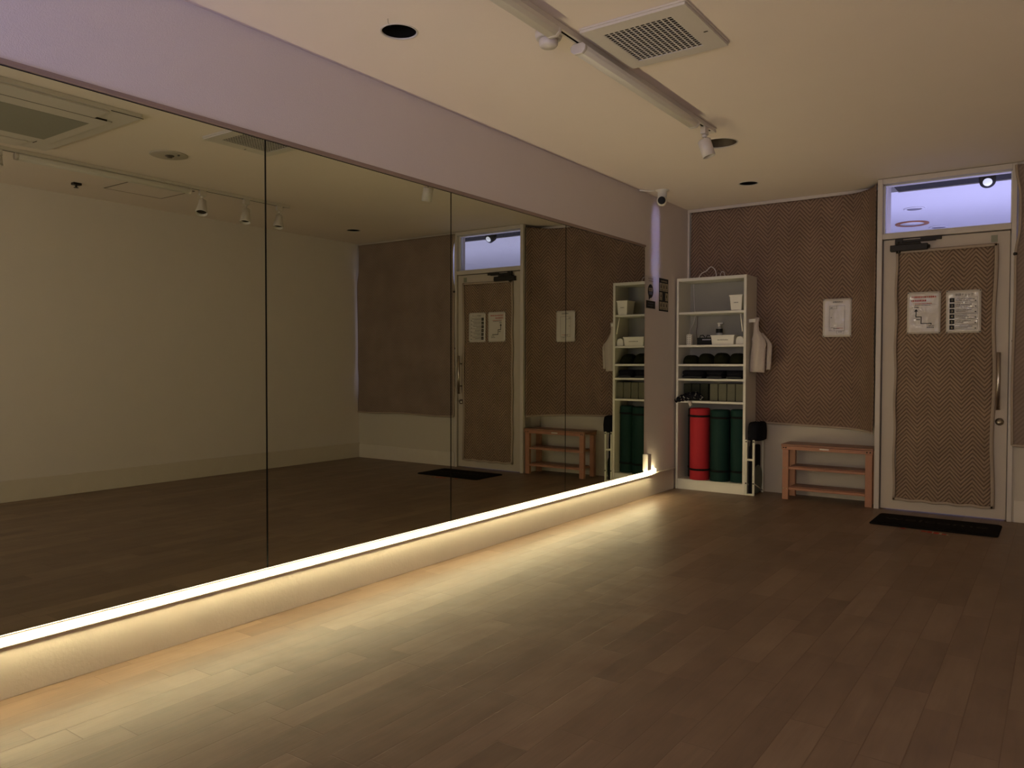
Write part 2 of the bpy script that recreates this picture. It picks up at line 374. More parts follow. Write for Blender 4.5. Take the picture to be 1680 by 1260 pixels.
# wall behind the camera, with two unseen window openings put there for the lamps outside
b = MB(); b.box(0, W, YB - T, YB, 0, .9); b.box(0, W, YB - T, YB, 2.3, H + .16)
for x0, x1 in ((0, .25), (1.65, 1.8), (3.4, W)): b.box(x0, x1, YB - T, YB, .9, 2.3)
struct(b.build('wall_front', WALL))
for i, (x0, x1) in enumerate(((.25, 1.65), (1.8, 3.4))):
    wn_ = bpy.data.objects.new('window_%d' % (i + 3), None); COL.objects.link(wn_); wn_.location = ((x0 + x1) / 2, YB - .06, .9); struct(wn_)
    f = MB(); f.box(x0, x1, YB - .08, YB - .03, .9, .94); f.box(x0, x1, YB - .08, YB - .03, 2.26, 2.3); f.box(x0, x0 + .04, YB - .08, YB - .03, .9, 2.3); f.box(x1 - .04, x1, YB - .08, YB - .03, .9, 2.3)
    f.build('window_frame', TRIM, wn_, bevel=.003)
    MB().box(x0 + .04, x1 - .04, YB - .058, YB - .052, .94, 2.26).build('window_pane', GLASS, wn_)
# back wall: alcove part, jog, door part with transom, curtained window part
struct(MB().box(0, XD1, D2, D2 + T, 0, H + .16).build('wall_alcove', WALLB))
b = MB(); b.box(XD1 - .0, XD1 + .02, D + .02, D2 + T, 0, H + .16); struct(b.build('wall_jog', WALL))
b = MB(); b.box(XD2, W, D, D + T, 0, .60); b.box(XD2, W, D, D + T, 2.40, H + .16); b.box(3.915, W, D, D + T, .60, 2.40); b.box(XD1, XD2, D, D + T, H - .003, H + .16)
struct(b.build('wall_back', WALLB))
# skirting
struct(MB().box(0, .012, YB, D - .02, 0, .172).build('baseboard_left', SKIRT, bevel=.002))
struct(MB().box(W - .010, W, YB, D, 0, .168).build('baseboard_right', SKIRT, bevel=.002))
struct(MB().box(XD2 + .01, W - .01, D - .010, D, 0, .150).build('baseboard_back', SKIRT, bevel=.002))
# thin capping along the skirting of the left wall, vertical trim in the corner, rail over the alcove curtain
struct(MB().box(0, .0300, YB, D - .02, .1725, .1828).build('trim_1', SKIRT, bevel=.002))
struct(MB().box(0.001, .022, D2 - .025, D2 - .002, .2, H).build('trim_2', TRIM, bevel=.003))
struct(MB().box(.022, 1.58, D2 - .03, D2 - .001, H - .028, H - .001).build('trim_3', TRIM, bevel=.003))

# ---------------- door and transom
dr = bpy.data.objects.new('door_1', None); COL.objects.link(dr); dr.location = ((XD1 + XD2) / 2, D, 0); struct(dr)
f = MB(); y0, y1 = D - .018, D + .13
f.box(XD1, 1.645, y0, y1, 0, H - .004); f.box(2.452, XD2, y0, y1, 0, H - .004)
f.box(1.645, 2.452, y0, y1, 2.410, H - .004); f.box(1.645, 2.452, y0 + .004, y1, 2.003, 2.043)
f.box(1.645, 1.662, D + .046, y1 - .005, 0.0, 2.003); f.box(2.436, 2.452, D + .046, y1 - .005, 0.0, 2.003); f.box(1.645, 2.452, D + .046, y1 - .005, 1.985, 2.003)
f.build('door_frame', TRIM, dr, bevel=.003)
f = MB()
f.box(1.6525, 2.446, D + .005, D + .043, .007, 1.997)
f.build('door_leaf', DOORP, dr, bevel=.003)
h_ = MB(); h_.cyl((2.393, D - .052, .768), (2.393, D - .052, 1.163), .0125)
h_.cyl((2.393, D - .052, .85), (2.393, D + .01, .85), .008); h_.cyl((2.393, D - .052, 1.08), (2.393, D + .01, 1.08), .008)
h_.build('door_handle', STEEL, dr)
h_ = MB(); h_.lathe([(.026, 0), (.026, .008), (.018, .012), (.018, .022), (.0, .0225)], (2.401, D + .005, .684), (0, -1, 0), 28); h_.box(2.400, 2.402, D - .0185, D - .014, .678, .690, 1)
h_.build('door_lock', [STEEL, BOLT], dr)
c = MB(); c.box(1.703, 1.948, D - .048, D + .004, 1.905, 1.950); c.box(1.735, 1.90, D - .040, D + .004, 1.950, 1.963)
c.cyl((1.76, D - .03, 1.89), (1.76, D - .03, 1.975), .012); c.cyl((1.948, D - .022, 1.928), (1.962, D - .022, 1.928), .012)
cl = c.build('door_closer', CLOSER, dr, bevel=.004)
c = MB(); c.box(1.735, 2.000, D - .030, D - .018, 1.966, 1.984); c.box(1.90, 2.035, D - .036, D - .016, 1.972, 1.992)
c.box(1.735, 1.785, D - .04, D - .02, 1.960, 1.995)
c.build('closer_arm', CLOSER, cl, bevel=.002)
MB().box(2.333, 2.372, D + .0025, D + .006, 1.925, 1.972).build('sticker', mat('grey_green_sticker', (.24, .24, .17), .5, 0, .4, .08, 90), dr)

tw = bpy.data.objects.new('window_1', None); COL.objects.link(tw); tw.location = (2.05, D + .05, 2.043); struct(tw)
f = MB(); a, b2, c1, c2 = 1.6455, 2.4515, 2.0435, 2.4095
for (q0, q1, r0, r1) in ((a, a + .010, c1, c2), (b2 - .008, b2, c1, c2), (a, b2, c1, c1 + .010), (a, b2, c2 - .005, c2)): f.box(q0, q1, D + .03, D + .075, r0, r1)
f.build('window_frame', mat('transom_frame_white', (.75, .74, .76), .4, 0, .4, .02, 20), tw, bevel=.001)
MB().box(a + .008, b2 - .008, D + .050, D + .055, c1 + .008, c2 - .008).build('window_pane', GLASS, tw)

w2 = bpy.data.objects.new('window_2', None); COL.objects.link(w2); w2.location = (3.2, D + .05, .60); struct(w2)
f = MB(); a, b2, c1, c2 = XD2 + .002, 3.914, .601, 2.399
for (q0, q1, r0, r1) in ((a, a + .012, c1, c2), (b2 - .008, b2, c1, c2), (3.19, 3.23, c1, c2), (a, b2, c1, c1 + .03), (a, b2, c2 - .03, c2)): f.box(q0, q1, D + .03, D + .075, r0, r1)
f.build('window_frame', TRIM, w2, bevel=.002)
MB().box(a + .012, 3.19, D + .050, D + .055, c1 + .03, c2 - .03).build('window_pane', GLASS, w2)
MB().box(3.23, b2 - .008, D + .050, D + .055, c1 + .03, c2 - .03).build('window_pane', GLASS, w2)

# ---------------- lobby beyond the door
LC = H + .03
b = MB(); b.box(-.6, 8.2, 7.0, 9.75, LC + .001, LC + .05); struct(b.build('ceiling_lobby', CORR))
struct(MB().box(1.64, 8.2, D + .135, 7.0, LC, LC + .05).build('ceiling_soffit', SOFFIT))
struct(MB().box(1.64, 8.2, 6.99, 7.03, LC - .008, LC - .0001).build('trim_4', CORR))
struct(MB().box(-.72, -.6, D2 + T, 9.75, 0, LC).build('wall_lobby_left', CORR))
struct(MB().box(8.2, 8.32, D + T, 9.75, 0, LC).build('wall_lobby_right', CORR))
b = MB(); b.box(-.6, 1.2, 9.6, 9.72, 0, LC); b.box(4.4, 8.2, 9.6, 9.72, 0, LC); b.box(1.2, 4.4, 9.6, 9.72, 1.5, LC); struct(b.build('wall_lobby_far', CORR))
def ring_light(x, y, r, zc, rim, inner, label, cat='ceiling light', group=None):
    t = thing('ceiling_downlight', (x, y, zc - .006), label, cat, group)
    MB().lathe([(r * .72, -.001), (r * .95, -.006), (r, -.004), (r, .006), (r * .72, .006)], (x, y, zc - .006), n=40, cap0=False, cap1=False).build('trim_ring', rim, t)
    MB().lathe([(0.001, .001), (r * .74, .001), (r * .74, .004), (0.001, .004)], (x, y, zc - .006), n=40).build('diffuser', inner, t)
    return t
GREY = mat('downlight_grey', (.30, .29, .33), .6, 0, .3, .05, 40)
ring_light(1.642, 7.816, .085, LC, CORR, GREY, 'white ringed downlight in the bright lobby ceiling, nearest the door glass')
ring_light(1.51, 8.62, .150, LC, ORANGE, CORR, 'amber ringed round light in the lobby ceiling seen through the door glass')
ring_light(1.70, 8.99, .085, LC, CORR, GREY, 'white ringed downlight farthest back in the lobby ceiling')
t = thing('spotlight', (2.30, 6.66, 2.42), 'black round spotlight with a glowing lens on the dark lobby soffit', 'spotlight')
MB().lathe([(.030, 0), (.052, .01), (.056, .07), (.040, .10), (.012, .105)], (2.285, 6.635, 2.405), (-.05, .5, .35), 28).build('lamp_housing', BLACK, t)
MB().lathe([(.001, -.003), (.028, -.002), (.030, .004)], (2.285, 6.631, 2.402), (-.05, .5, .35), 28, cap1=False).build('lens', LENS, t)
MB().cyl((2.28, 6.70, 2.44), (2.28, 6.70, LC - .001), .012).build('mounting_stem', BLACK, t)

# ================================================================== MIRROR WALL
ys = [-.345, .8651, 2.0753, 3.2850, 4.4895, 5.7046]
ZM0, ZM1 = .2072, 2.0094
mlab = ['large frameless mirror panel nearest the camera, cut off by the left picture edge',
        'frameless mirror panel reflecting the air conditioner and plain cream wall',
        'frameless mirror panel reflecting the wall corner and a dark curtain',
        'frameless mirror panel reflecting the door with two notices',
        'frameless mirror panel reflecting the shelf unit, last before the corner']
for i in range(5):
    t = thing('wall_mirror', (0, (ys[i] + ys[i + 1]) / 2, ZM0), mlab[i], 'mirror', 'row of floor-level wall mirrors')
    MB().box(.0005, .010, ys[i] + .0004, ys[i + 1] - .0004, ZM0, ZM1).build('backing_board', BLACK, t)
    MB().box(.0105, .015, ys[i] + .0042, ys[i + 1] - .0042, ZM0 + .004, ZM1 - .004).build('mirror_glass', MIRROR, t)
tag(MB().box(.0005, .022, ys[0], ys[-1] + .002, ZM1 + .0005, ZM1 + .019).build('mirror_top_moulding', MTRIM, bevel=.003), 'thin brown moulding running along the top edge of the mirrors', 'moulding')
tag(MB().box(.0155, .0240, ys[0], ys[-1], .1960, .2066).build('mirror_bottom_moulding', MTRIM, bevel=.001), 'thin brown ledge under the bottom edge of the mirrors', 'moulding')
# LED strip
t = thing('led_light_strip', (.028, 2.5, .183), 'glowing warm white LED strip running under the wall mirrors', 'light strip')
pts = [(.0310, ys[0], .1880), (.0310, 5.80, .1880), (.029, 5.86, .192), (.026, 5.90, .199), (.018, 5.915, .209), (.010, 5.912, .214)]
b = MB(); R = []
for k, p in enumerate(pts):
    hh = .0038; ww = .0094 if k < 2 else .005
    R.append([(p[0] + ww, p[1], p[2] - hh), (p[0] + ww, p[1], p[2] + hh), (p[0] - ww, p[1], p[2] + hh), (p[0] - ww, p[1], p[2] - hh)])
b.rings(R, smooth=False); b.build('glowing_strip', LED, t)
b = MB().box(.0005, .038, 5.728, 5.795, .2165, .352); t2 = b.build('power_adapter_box', FIX, bevel=.004)
tag(t2, 'small upright cream box on the wall at the far end of the LED strip', 'adapter')

# wall stickers -------------------------------------------------------
def lw(u, v): return (.0022, u, v)
t = thing('wall_sign', (0, 5.82, 1.52), 'wall sign with dark speech bubble and black panel, beside the mirror end', 'sign')
MB().box(.0003, .0016, 5.735, 5.945, 1.525, 1.795).build('clear_backing', STICK, t)
b = MB()
cy, cz = 5.835, 1.672
pl = [(cy + .052 * math.cos(a * PI / 18), cz + .056 * math.sin(a * PI / 18)) for a in range(36)]
n0 = len(b.v); b.v += [lw(*p) for p in pl]; b.face(tuple(range(n0, n0 + 36)))
n0 = len(b.v); b.v += [lw(cy - .038, cz - .035), lw(cy - .03, cz - .075), lw(cy - .002, cz - .052)]; b.face((n0, n0 + 1, n0 + 2))
rect(b, lw, 5.752, 5.925, 1.532, 1.594)
b.build('black_print', INK, t)
b = MB(); scribble(b, lw, 5.790, 5.885, 1.768, .012); scribble(b, lw, 5.800, 5.885, 1.748, .013); b.build('heading_lettering', MTRIM, t)
def lw2(u, v): return (.0026, u, v)
b = MB(); rect(b, lw2, cy - .034, cy + .036, cz + .0, cz + .026); rect(b, lw2, cy - .030, cy + .030, cz - .028, cz - .004, 1)
scribble(b, lw2, 5.785, 5.89, 1.571, .008, 1); scribble(b, lw2, 5.78, 5.88, 1.551, .008, 1); b.build('pale_print', [OCHRE, BLUEG], t)
def lw3(u, v): return (.0029, u, v)
b = MB(); scribble(b, lw3, cy - .026, cy + .028, cz + .006, .013); b.build('bubble_lettering', INK, t)

t = thing('wall_sign', (0, 6.09, 1.52), 'black framed wall sign with a grid of pale pictogram boxes, beside the shelf unit', 'sign')
MB().box(.0003, .0018, 6.000, 6.184, 1.522, 1.796).build('black_panel', INK, t)
b = MB(); 
for k, (z0, z1) in enumerate(((1.690, 1.757), (1.612, 1.678), (1.535, 1.600))):
    for j in range(3):
        if k == 1 and j == 1: continue
        u0 = 6.010 + j * .057; rect(b, lw, u0, u0 + .051, z0, z1, 0)
b.build('pictogram_boxes', OCHRE, t)
b = MB()
for k, (z0, z1) in enumerate(((1.690, 1.757), (1.612, 1.678), (1.535, 1.600))):
    for j in range(3):
        if k == 1 and j == 1: continue
        u0 = 6.010 + j * .057
        rect(b, lw2, u0 + .018, u0 + .034, z0 + .022, z0 + .048); rect(b, lw2, u0 + .022, u0 + .030, z0 + .050, z0 + .058); scribble(b, lw2, u0 + .006, u0 + .045, z0 + .006, .007)
b.build('pictograms', INK, t)
b = MB(); scribble(b, lw2, 6.035, 6.155, 1.768, .011); b.build('heading_lettering', OCHRE, t)

# ================================================================== CURTAINS
def curtain(name, path, ztop, zbot, m, label, wob, bind=('b',), side_l=None, side_r=None, step=.02):
    """path: (x,y) polyline followed by the cloth; zbot: fn(s) ; wob: fn(s, z) -> outward offset"""
    L_ = [0]
    for i in range(1, len(path)): L_.append(L_[-1] + math.dist(path[i], path[i - 1]))
    tot = L_[-1]
    def at(s):
        for i in range(1, len(path)):
            if s <= L_[i] or i == len(path) - 1:
                t_ = (s - L_[i - 1]) / (L_[i] - L_[i - 1]); a, b_ = path[i - 1], path[i]
                dx, dy = (b_[0] - a[0]) / (L_[i] - L_[i - 1]), (b_[1] - a[1]) / (L_[i] - L_[i - 1])
                return a[0] + (b_[0] - a[0]) * t_, a[1] + (b_[1] - a[1]) * t_, dy, -dx
    def fn(u, v):
        s = u * tot; z = zbot(u) + (ztop - zbot(u)) * v
        sh = 0
        if side_l: sh += side_l(z) * max(0, 1 - u * 6)
        if side_r: sh += side_r(z) * max(0, 1 - (1 - u) * 6)
        x, y, nx, ny = at(s); o_ = wob(s, z)
        return (x + nx * o_ + sh, y + ny * o_, z)
    uvf = lambda u, v: (u * tot, zbot(u) + (ztop - zbot(u)) * v)
    nu, nv = max(8, int(tot / step)), max(8, int((ztop - .5) / step))
    o = thing(name, (path[0][0], path[0][1], zbot(0)), label, 'curtain', None)
    MB().sheet(fn, nu, nv, True, uvf).build('cloth', m, o, solid=.006)
    def strip(name2, f2, n2, r=.009):
        R = []
        for i in range(n2 + 1):
            R.append(f2(i / n2))
        MB().tube(R, r, 8).build(name2, BIND, o)
    if 'b' in bind: strip('bottom_binding', lambda t_: fn(t_, 0.0), 60)
    if 'l' in bind: strip('side_binding', lambda t_: fn(0, t_), 50)
    if 'r' in bind: strip('side_binding', lambda t_: fn(1, t_), 50)
    if 't' in bind: strip('top_binding', lambda t_: fn(t_, 1), 60)
    return o
path = [(.035, D2 - .018)] + [(.4, D2 - .02), (.9, D2 - .02), (1.28, D2 - .022), (1.38, D2 - .035), (1.45, D2 - .07), (1.51, D2 - .13), (1.56, D2 - .20), (1.592, D2 - .285)]
curtain('window_curtain', path, H - .03, lambda u: .604 - .042 * u, QUILT, 'brown chevron-quilted curtain covering the alcove wall behind the shelf and bench',
        lambda s, z: .004 + .004 * math.sin(s * 9 + z) + .003 * math.sin(z * 7 + s * 3), ('b',))
def gapl(z): return .030 * math.exp(-((z - 2.12) / .22) ** 4) - .020 + .004 * math.sin(z * 5)
curtain('window_curtain', [(2.496, D - .026), (2.8, D - .022), (3.4, D - .022), (W - .014, D - .030)], H - .02, lambda u: .528 - .006 * math.sin(u * 9), QUILTR,
        'brown quilted curtain hanging right of the door, mostly cut off by the picture edge', lambda s, z: .003 + .004 * math.sin(s * 7 + z * 2) + .003 * math.sin(z * 6 + s * 2), ('b', 'l'), side_l=gapl,
        side_r=lambda z: -.028 * math.exp(-((z - 2.25) / .2) ** 4) - .012 * math.exp(-((z - .85) / .15) ** 4))
# small black clips at the door side of that curtain
for zc, lb in ((1.83, 'upper'), (1.24, 'lower')):
    tag(MB().lathe([(.002, 0), (.011, .004), (.013, .010), (.006, .018)], (2.478, D - .019, zc), (-.2, -1, 0), 14).build('curtain_clip', BOLT), '%s small black clip at the frame edge right of the door' % lb, 'clip', 'curtain clips')

# quilted cover on the door
def qfn(u, v):
    x = 1.752 + (2.357 - 1.752) * u; z = .086 + (1.898 - .086) * v
    return (x + .004 * math.sin(z * 4), D - .006 - .006 * math.sin(PI * u) - .003 * math.sin(x * 30) * math.sin(z * 3), z)
o = thing('door_cover', (2.05, D, .08), 'tan chevron-quilted cloth cover with pale binding hung on the door', 'door cover')
MB().sheet(qfn, 30, 80, True, lambda u, v: (u * .605, v * 1.812)).build('quilted_cloth', QUILTD, o, solid=.005)
def bind(pts, nm, w_=.020):
    R = []
    for i, p in enumerate(pts):
        q = pts[min(i + 1, len(pts) - 1)]; p_ = pts[max(i - 1, 0)]; d = (Vector(q) - Vector(p_)); d.y = 0; d.normalize(); nx, nz = d.z, -d.x
        h2 = w_ / 2; R.append([(p[0] + nx * h2, D - .006, p[2] + nz * h2), (p[0] + nx * h2 * .7, D - .018, p[2] + nz * h2 * .7), (p[0] - nx * h2 * .7, D - .018, p[2] - nz * h2 * .7), (p[0] - nx * h2, D - .006, p[2] - nz * h2)])
    MB().rings(R).build(nm, BIND, o)
bind([(1.745 + .0035 * math.sin(k * .7), 0, .080 + 1.83 * k / 40) for k in range(41)], 'side_binding')
bind([(2.362 + .006 * math.sin(k * .35 + 1), 0, .080 + 1.83 * k / 40) for k in range(41)], 'side_binding', .026)
bind([(1.74 + .63 * k / 20, 0, .084 + .004 * math.sin(k * 1.3)) for k in range(21)], 'bottom_binding', .022)
bind([(1.74 + .63 * k / 20, 0, 1.900 + .006 * k / 20) for k in range(21)], 'top_binding', .024)

# ---------------- paper notices
def notice(x0, x1, z0, z1, yy, label, tilt=0.0):
    t = thing('paper_notice', ((x0 + x1) / 2, yy, z0), label, 'notice', 'A4 paper notices')
    cx, cz = (x0 + x1) / 2, (z0 + z1) / 2
    def tr(x, z): dx, dz = x - cx, z - cz; return cx + dx - dz * tilt, cz + dz + dx * tilt
    def fn(u, v):
        x, z = tr(x0 + (x1 - x0) * u, z0 + (z1 - z0) * v)
        return (x, yy - .0015 * math.sin(u * 7 + v * 3) - .001 * math.sin(v * 9), z)
    MB().sheet(fn, 12, 16, True).build('paper', PAPER, t, solid=.0008)
    def pf(u, v, e=.0012):
        x, z = tr(x0 + u, z0 + v); uu, vv = u / (x1 - x0), v / (z1 - z0)
        return (x, yy - .0015 * math.sin(uu * 7 + vv * 3) - .001 * math.sin(vv * 9) - e, z)
    for (uu, vv) in ((.006, .006), (x1 - x0 - .006, .006), (.006, z1 - z0 - .006), (x1 - x0 - .006, z1 - z0 - .006)):
        MB().lathe([(.004, 0), (.003, .004), (.0005, .005)], pf(uu, vv), (0, -1, 0), 10).build('push_pin', BOLT, t)
    return t, pf
YQ = D - .021
t, pf = notice(1.819, 2.035, 1.301, 1.602, YQ, 'notice on the door with red heading and a black stepped arrow', -.006)
b = MB()
for (u0, u1, v0, v1) in ((.055, .061, .118, .168), (.055, .095, .118, .124), (.089, .095, .070, .124), (.089, .160, .070, .076), (.154, .160, .065, .076)): rect(b, pf, u0, u1, v0, v1)
n0 = len(b.v); b.v += [pf(.045, .160), pf(.071, .160), pf(.058, .180)]; b.face((n0, n0 + 1, n0 + 2))
scribble(b, pf, .046, .072, .186, .008); scribble(b, pf, .060, .082, .098, .009); scribble(b, pf, .140, .178, .054, .006); scribble(b, pf, .128, .175, .041, .007); scribble(b, pf, .050, .150, .203, .005)
b.build('black_print', INK, t)
b = MB(); scribble(b, pf, .026, .186, .258, .012); scribble(b, pf, .026, .120, .232, .012); scribble(b, pf, .050, .158, .213, .006); b.build('red_print', REDINK, t)
t, pf = notice(2.068, 2.283, 1.301, 1.602, YQ, 'notice on the door listing six rows with black number squares', .006)
b = MB(); add_text(b, '体調チェック', .019, lambda u, v: pf(.112 + u, .262 + v), 'CENTER')
for k in range(6):
    v1 = .248 - k * .0385; rect(b, pf, .022, .052, v1 - .031, v1); 
    frame_rect(b, lambda u, v: pf(u, v, .0009), .055, .193, v1 - .033, v1 + .003, .0012)
    scribble(b, pf, .060, .060 + random.uniform(.075, .118), v1 - .012, .0058); scribble(b, pf, .060, .060 + random.uniform(.04, .09), v1 - .023, .0052)
    rect(b, pf, .176, .186, v1 - .027, v1 - .021)
b.build('black_print', INK, t)
b = MB()
for k in range(6): add_text(b, str(k + 1), .022, lambda u, v, k=k: pf(.037 + u, .225 - k * .0385 + v, .0016), 'CENTER')
b.build('number_print', OCHRE, t)
t, pf = notice(1.170, 1.386, 1.298, 1.603, D2 - .052, 'notice with a floor plan pinned on the curtain above the bench', -.004)
b = MB(); add_text(b, '避難経路図', .0150, lambda u, v: pf(.112 + u, .272 + v), 'CENTER')
frame_rect(b, pf, .050, .166, .048, .248, .0016); frame_rect(b, pf, .050, .105, .222, .248, .0016); frame_rect(b, pf, .106, .160, .022, .050, .0014); frame_rect(b, pf, .062, .088, .048, .075, .0014)
scribble(b, pf, .058, .070, .150, .007); scribble(b, pf, .118, .145, .036, .007); scribble(b, pf, .080, .128, .062, .006); scribble(b, pf, .056, .075, .228, .007)
b.build('plan_lines', INK, t)
b = MB(); scribble(b, pf, .105, .155, .066, .0045); b.build('red_print', REDINK, t)

# ================================================================== SHELF UNIT
SX0, SX1, SY0, SY1, SZ = .019, .628, D, 6.585, 1.815
t = thing('shelf_unit', ((SX0 + SX1) / 2, (SY0 + SY1) / 2, 0), 'tall white open shelf unit in the corner holding yoga gear', 'shelf')
MB().box(SX0, SX0 + .019, SY0, SY1, 0, SZ).build('side_panel', SHELF, t, bevel=.0012)
MB().box(SX1 - .022, SX1, SY0, SY1, 0, SZ).build('side_panel', SHELF, t, bevel=.0012)
XI0, XI1 = SX0 + .0193, SX1 - .0223
MB().box(XI0, XI1, SY0 + .001, SY1 - .006, SZ - .026, SZ - .0005).build('top_panel', SHELF, t, bevel=.001)
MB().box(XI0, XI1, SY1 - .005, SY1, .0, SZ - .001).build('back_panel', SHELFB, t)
MB().box(XI0, XI1, SY0 + .001, SY1 - .006, .072, .088).build('shelf_board', SHELF, t, bevel=.001)
SB = [1.524, 1.243, 1.080, .955, .765]
for z in SB: MB().box(XI0, XI1, SY0 + .004, SY1 - .006, z - .018, z).build('shelf_board', SHELF, t, bevel=.001)
MB().box(XI0, XI1, SY0 + .003, SY0 + .018, 0, .0715).build('kick_board', SHELF, t, bevel=.001)

# ---- contents
def bin_(name, cx, cy, z, wt, wb, dt, db, h, label, cat, wt_=.004):
    t = thing(name, (cx, cy, z), label, cat)
    def rr(w_, d_, zz): return [(cx - w_ / 2, cy - d_ / 2, zz), (cx + w_ / 2, cy - d_ / 2, zz), (cx + w_ / 2, cy + d_ / 2, zz), (cx - w_ / 2, cy + d_ / 2, zz)]
    b = MB(); b.rings([rr(wb, db, z), rr(wt, dt, z + h), rr(wt - 2 * wt_, dt - 2 * wt_, z + h), rr(wb - 2 * wt_, db - 2 * wt_, z + .006)], smooth=False)
    b.build('tub', PLAST, t, bevel=.003)
    b = MB(); b.rings([rr(wt + .008, dt + .008, z + h - .010), rr(wt + .008, dt + .008, z + h), rr(wt - .002, dt - .002, z + h), rr(wt - .002, dt - .002, z + h - .010)], False, False, smooth=False); 
    n = len(b.v); 
    for j in range(4): b.face((n - 4 + j, n - 4 + (j + 1) % 4, (j + 1) % 4, j))
    b.build('rim', PLAST, t, bevel=.002)
    return t
t = bin_('storage_bin', .5385, 6.40, SB[0] + .0005, .106, .086, .15, .13, .128, 'tapered white plastic bin on the top shelf board', 'bin')
b = MB(); scribble(b, lambda u, v: (.52 + u, 6.3285 - .0 * v, SB[0] + .062 + v), 0, .040, 0, .007); b.build('label_print', INK, t)
t = bin_('storage_basket', .425, 6.395, SB[1] + .0005, .200, .184, .13, .118, .080, 'long low white plastic basket on the second shelf board', 'basket')
b = MB(); scribble(b, lambda u, v: (.38 + u, 6.3315, SB[1] + .036 + v), 0, .092, 0, .0065); b.build('label_print', INK, t)
b = MB(); pr = [(.534, SB[1] + .0008), (.600, SB[1] + .0008)] + [(.567 + .033 * math.cos(a * PI / 12), SB[1] + .036 + .033 * math.sin(a * PI / 12)) for a in range(0, 13)]
b.prism(pr, 6.345, 6.372); tag(b.build('arched_device', PLAST, bevel=.004), 'small white arched plastic device right of the low basket', 'device')
t = thing('spray_bottle', (.335, 6.50, SB[1] + .0005), 'cloudy small bottle with dark label standing behind the low basket', 'bottle')
MB().lathe([(.026, 0), (.028, .01), (.028, .12), (.022, .14), (.011, .152), (.011, .16)], (.335, 6.50, SB[1] + .0005), n=24).build('bottle_body', BOTTLE, t)
MB().lathe([(.0285, 0), (.0285, .035)], (.335, 6.50, SB[1] + .105), n=24, cap0=False, cap1=False).build('bottle_label', BLACK, t)
b = MB(); b.cyl((.335, 6.50, SB[1] + .160), (.335, 6.50, SB[1] + .19), .012, .009); b.box(.320, .365, 6.493, 6.507, SB[1] + .180, SB[1] + .192); b.build('spray_cap', PLAST, t, bevel=.002)
t = thing('extension_socket', (.118, 6.39, SB[1] + .0005), 'upright white multi-socket block on the second shelf board', 'power strip')
MB().box(.095, .140, 6.360, 6.400, SB[1] + .0005, SB[1] + .092).build('socket_body', PLAST, t, bevel=.004)
b = MB()
for k in range(5): b.box(.105, .110, 6.3585, 6.361, SB[1] + .012 + k * .016, SB[1] + .021 + k * .016); b.box(.124, .129, 6.3585, 6.361, SB[1] + .012 + k * .016, SB[1] + .021 + k * .016)
b.build('socket_slots', BOLT, t)
t = thing('router_box', (.24, 6.42, SB[1] + .0005), 'dark electronics box with a grey strip between socket block and basket', 'electronics')
MB().box(.185, .312, 6.37, 6.50, SB[1] + .0005, SB[1] + .062).build('case', BLACK, t, bevel=.004)
MB().box(.235, .310, 6.3675, 6.3705, SB[1] + .040, SB[1] + .050).build('front_strip', GREY, t)
b = MB(); b.tube([(.20, 6.40, SB[1] + .063), (.205, 6.40, SB[1] + .082), (.225, 6.41, SB[1] + .084), (.24, 6.41, SB[1] + .067)], .004); b.tube([(.25, 6.42, SB[1] + .063), (.262, 6.41, SB[1] + .084), (.285, 6.42, SB[1] + .080), (.30, 6.42, SB[1] + .063)], .004)
b.build('plug_leads', BLACK, t)
def bez(P, n=14):
    out = []
    P = [Vector(p) for p in P]; Q = [P[0]] + P + [P[-1]]
    for i in range(1, len(Q) - 2):
        for k in range(n):
            s = k / n; a, b_, c_, d_ = Q[i - 1], Q[i], Q[i + 1], Q[i + 2]
            out.append(.5 * ((2 * b_) + (c_ - a) * s + (2 * a - 5 * b_ + 4 * c_ - d_) * s * s + (3 * b_ - a - 3 * c_ + d_) * s ** 3))
    out.append(P[-1]); return out
tag(MB().tube(bez([(.072, 6.572, SZ - .028), (.076, 6.572, 1.66), (.085, 6.57, 1.545), (.088, 6.573, 1.527)]), .0035).build('power_cable', CABLE), 'dark thin cable running down the back of the top compartment', 'cable')
tag(MB().tube(bez([(.090, 6.570, SB[0] - .019), (.082, 6.560, 1.45), (.085, 6.50, 1.40), (.095, 6.44, 1.365), (.108, 6.385, SB[1] + .094)]), .0045).build('power_cable', CABLE), 'white cable curving down to the multi-socket block on the second shelf', 'cable')
tag(MB().tube(bez([(.108, 6.574, SB[0] - .019), (.106, 6.574, 1.42), (.098, 6.574, 1.36), (.12, 6.56, SB[1] + .004)]), .0035).build('power_cable', mat('brown_cable_sheath', (.2, .15, .12), .5, 0, .4, .02, 30)), 'darker cable hanging behind the white cable in the second compartment', 'cable')
tag(MB().tube(bez([(.165, 6.44, SZ + .0035), (.20, 6.43, SZ + .045), (.245, 6.42, SZ + .062), (.285, 6.42, SZ + .095), (.32, 6.42, SZ + .070), (.332, 6.42, SZ + .035), (.334, 6.42, SZ + .0035)]), .0038).build('power_cable', CABLE), 'white cable looping up on top of the shelf unit', 'cable')
tag(MB().tube(bez([(.345, 6.47, SZ + .0035), (.365, 6.46, SZ + .05), (.392, 6.45, SZ + .042), (.402, 6.44, SZ + .0035)]), .0030).build('power_cable', CABLE), 'short thinner cable arch right of the tall loop on the shelf unit', 'cable')
tag(MB().tube([(.573, 6.345, SB[0] - .0245), (.5945, 6.333, SB[1] + .108)], .0055, 10).build('light_rod', PLAST), 'thin white rod leaning under the top shelf board at the right side', 'rod')

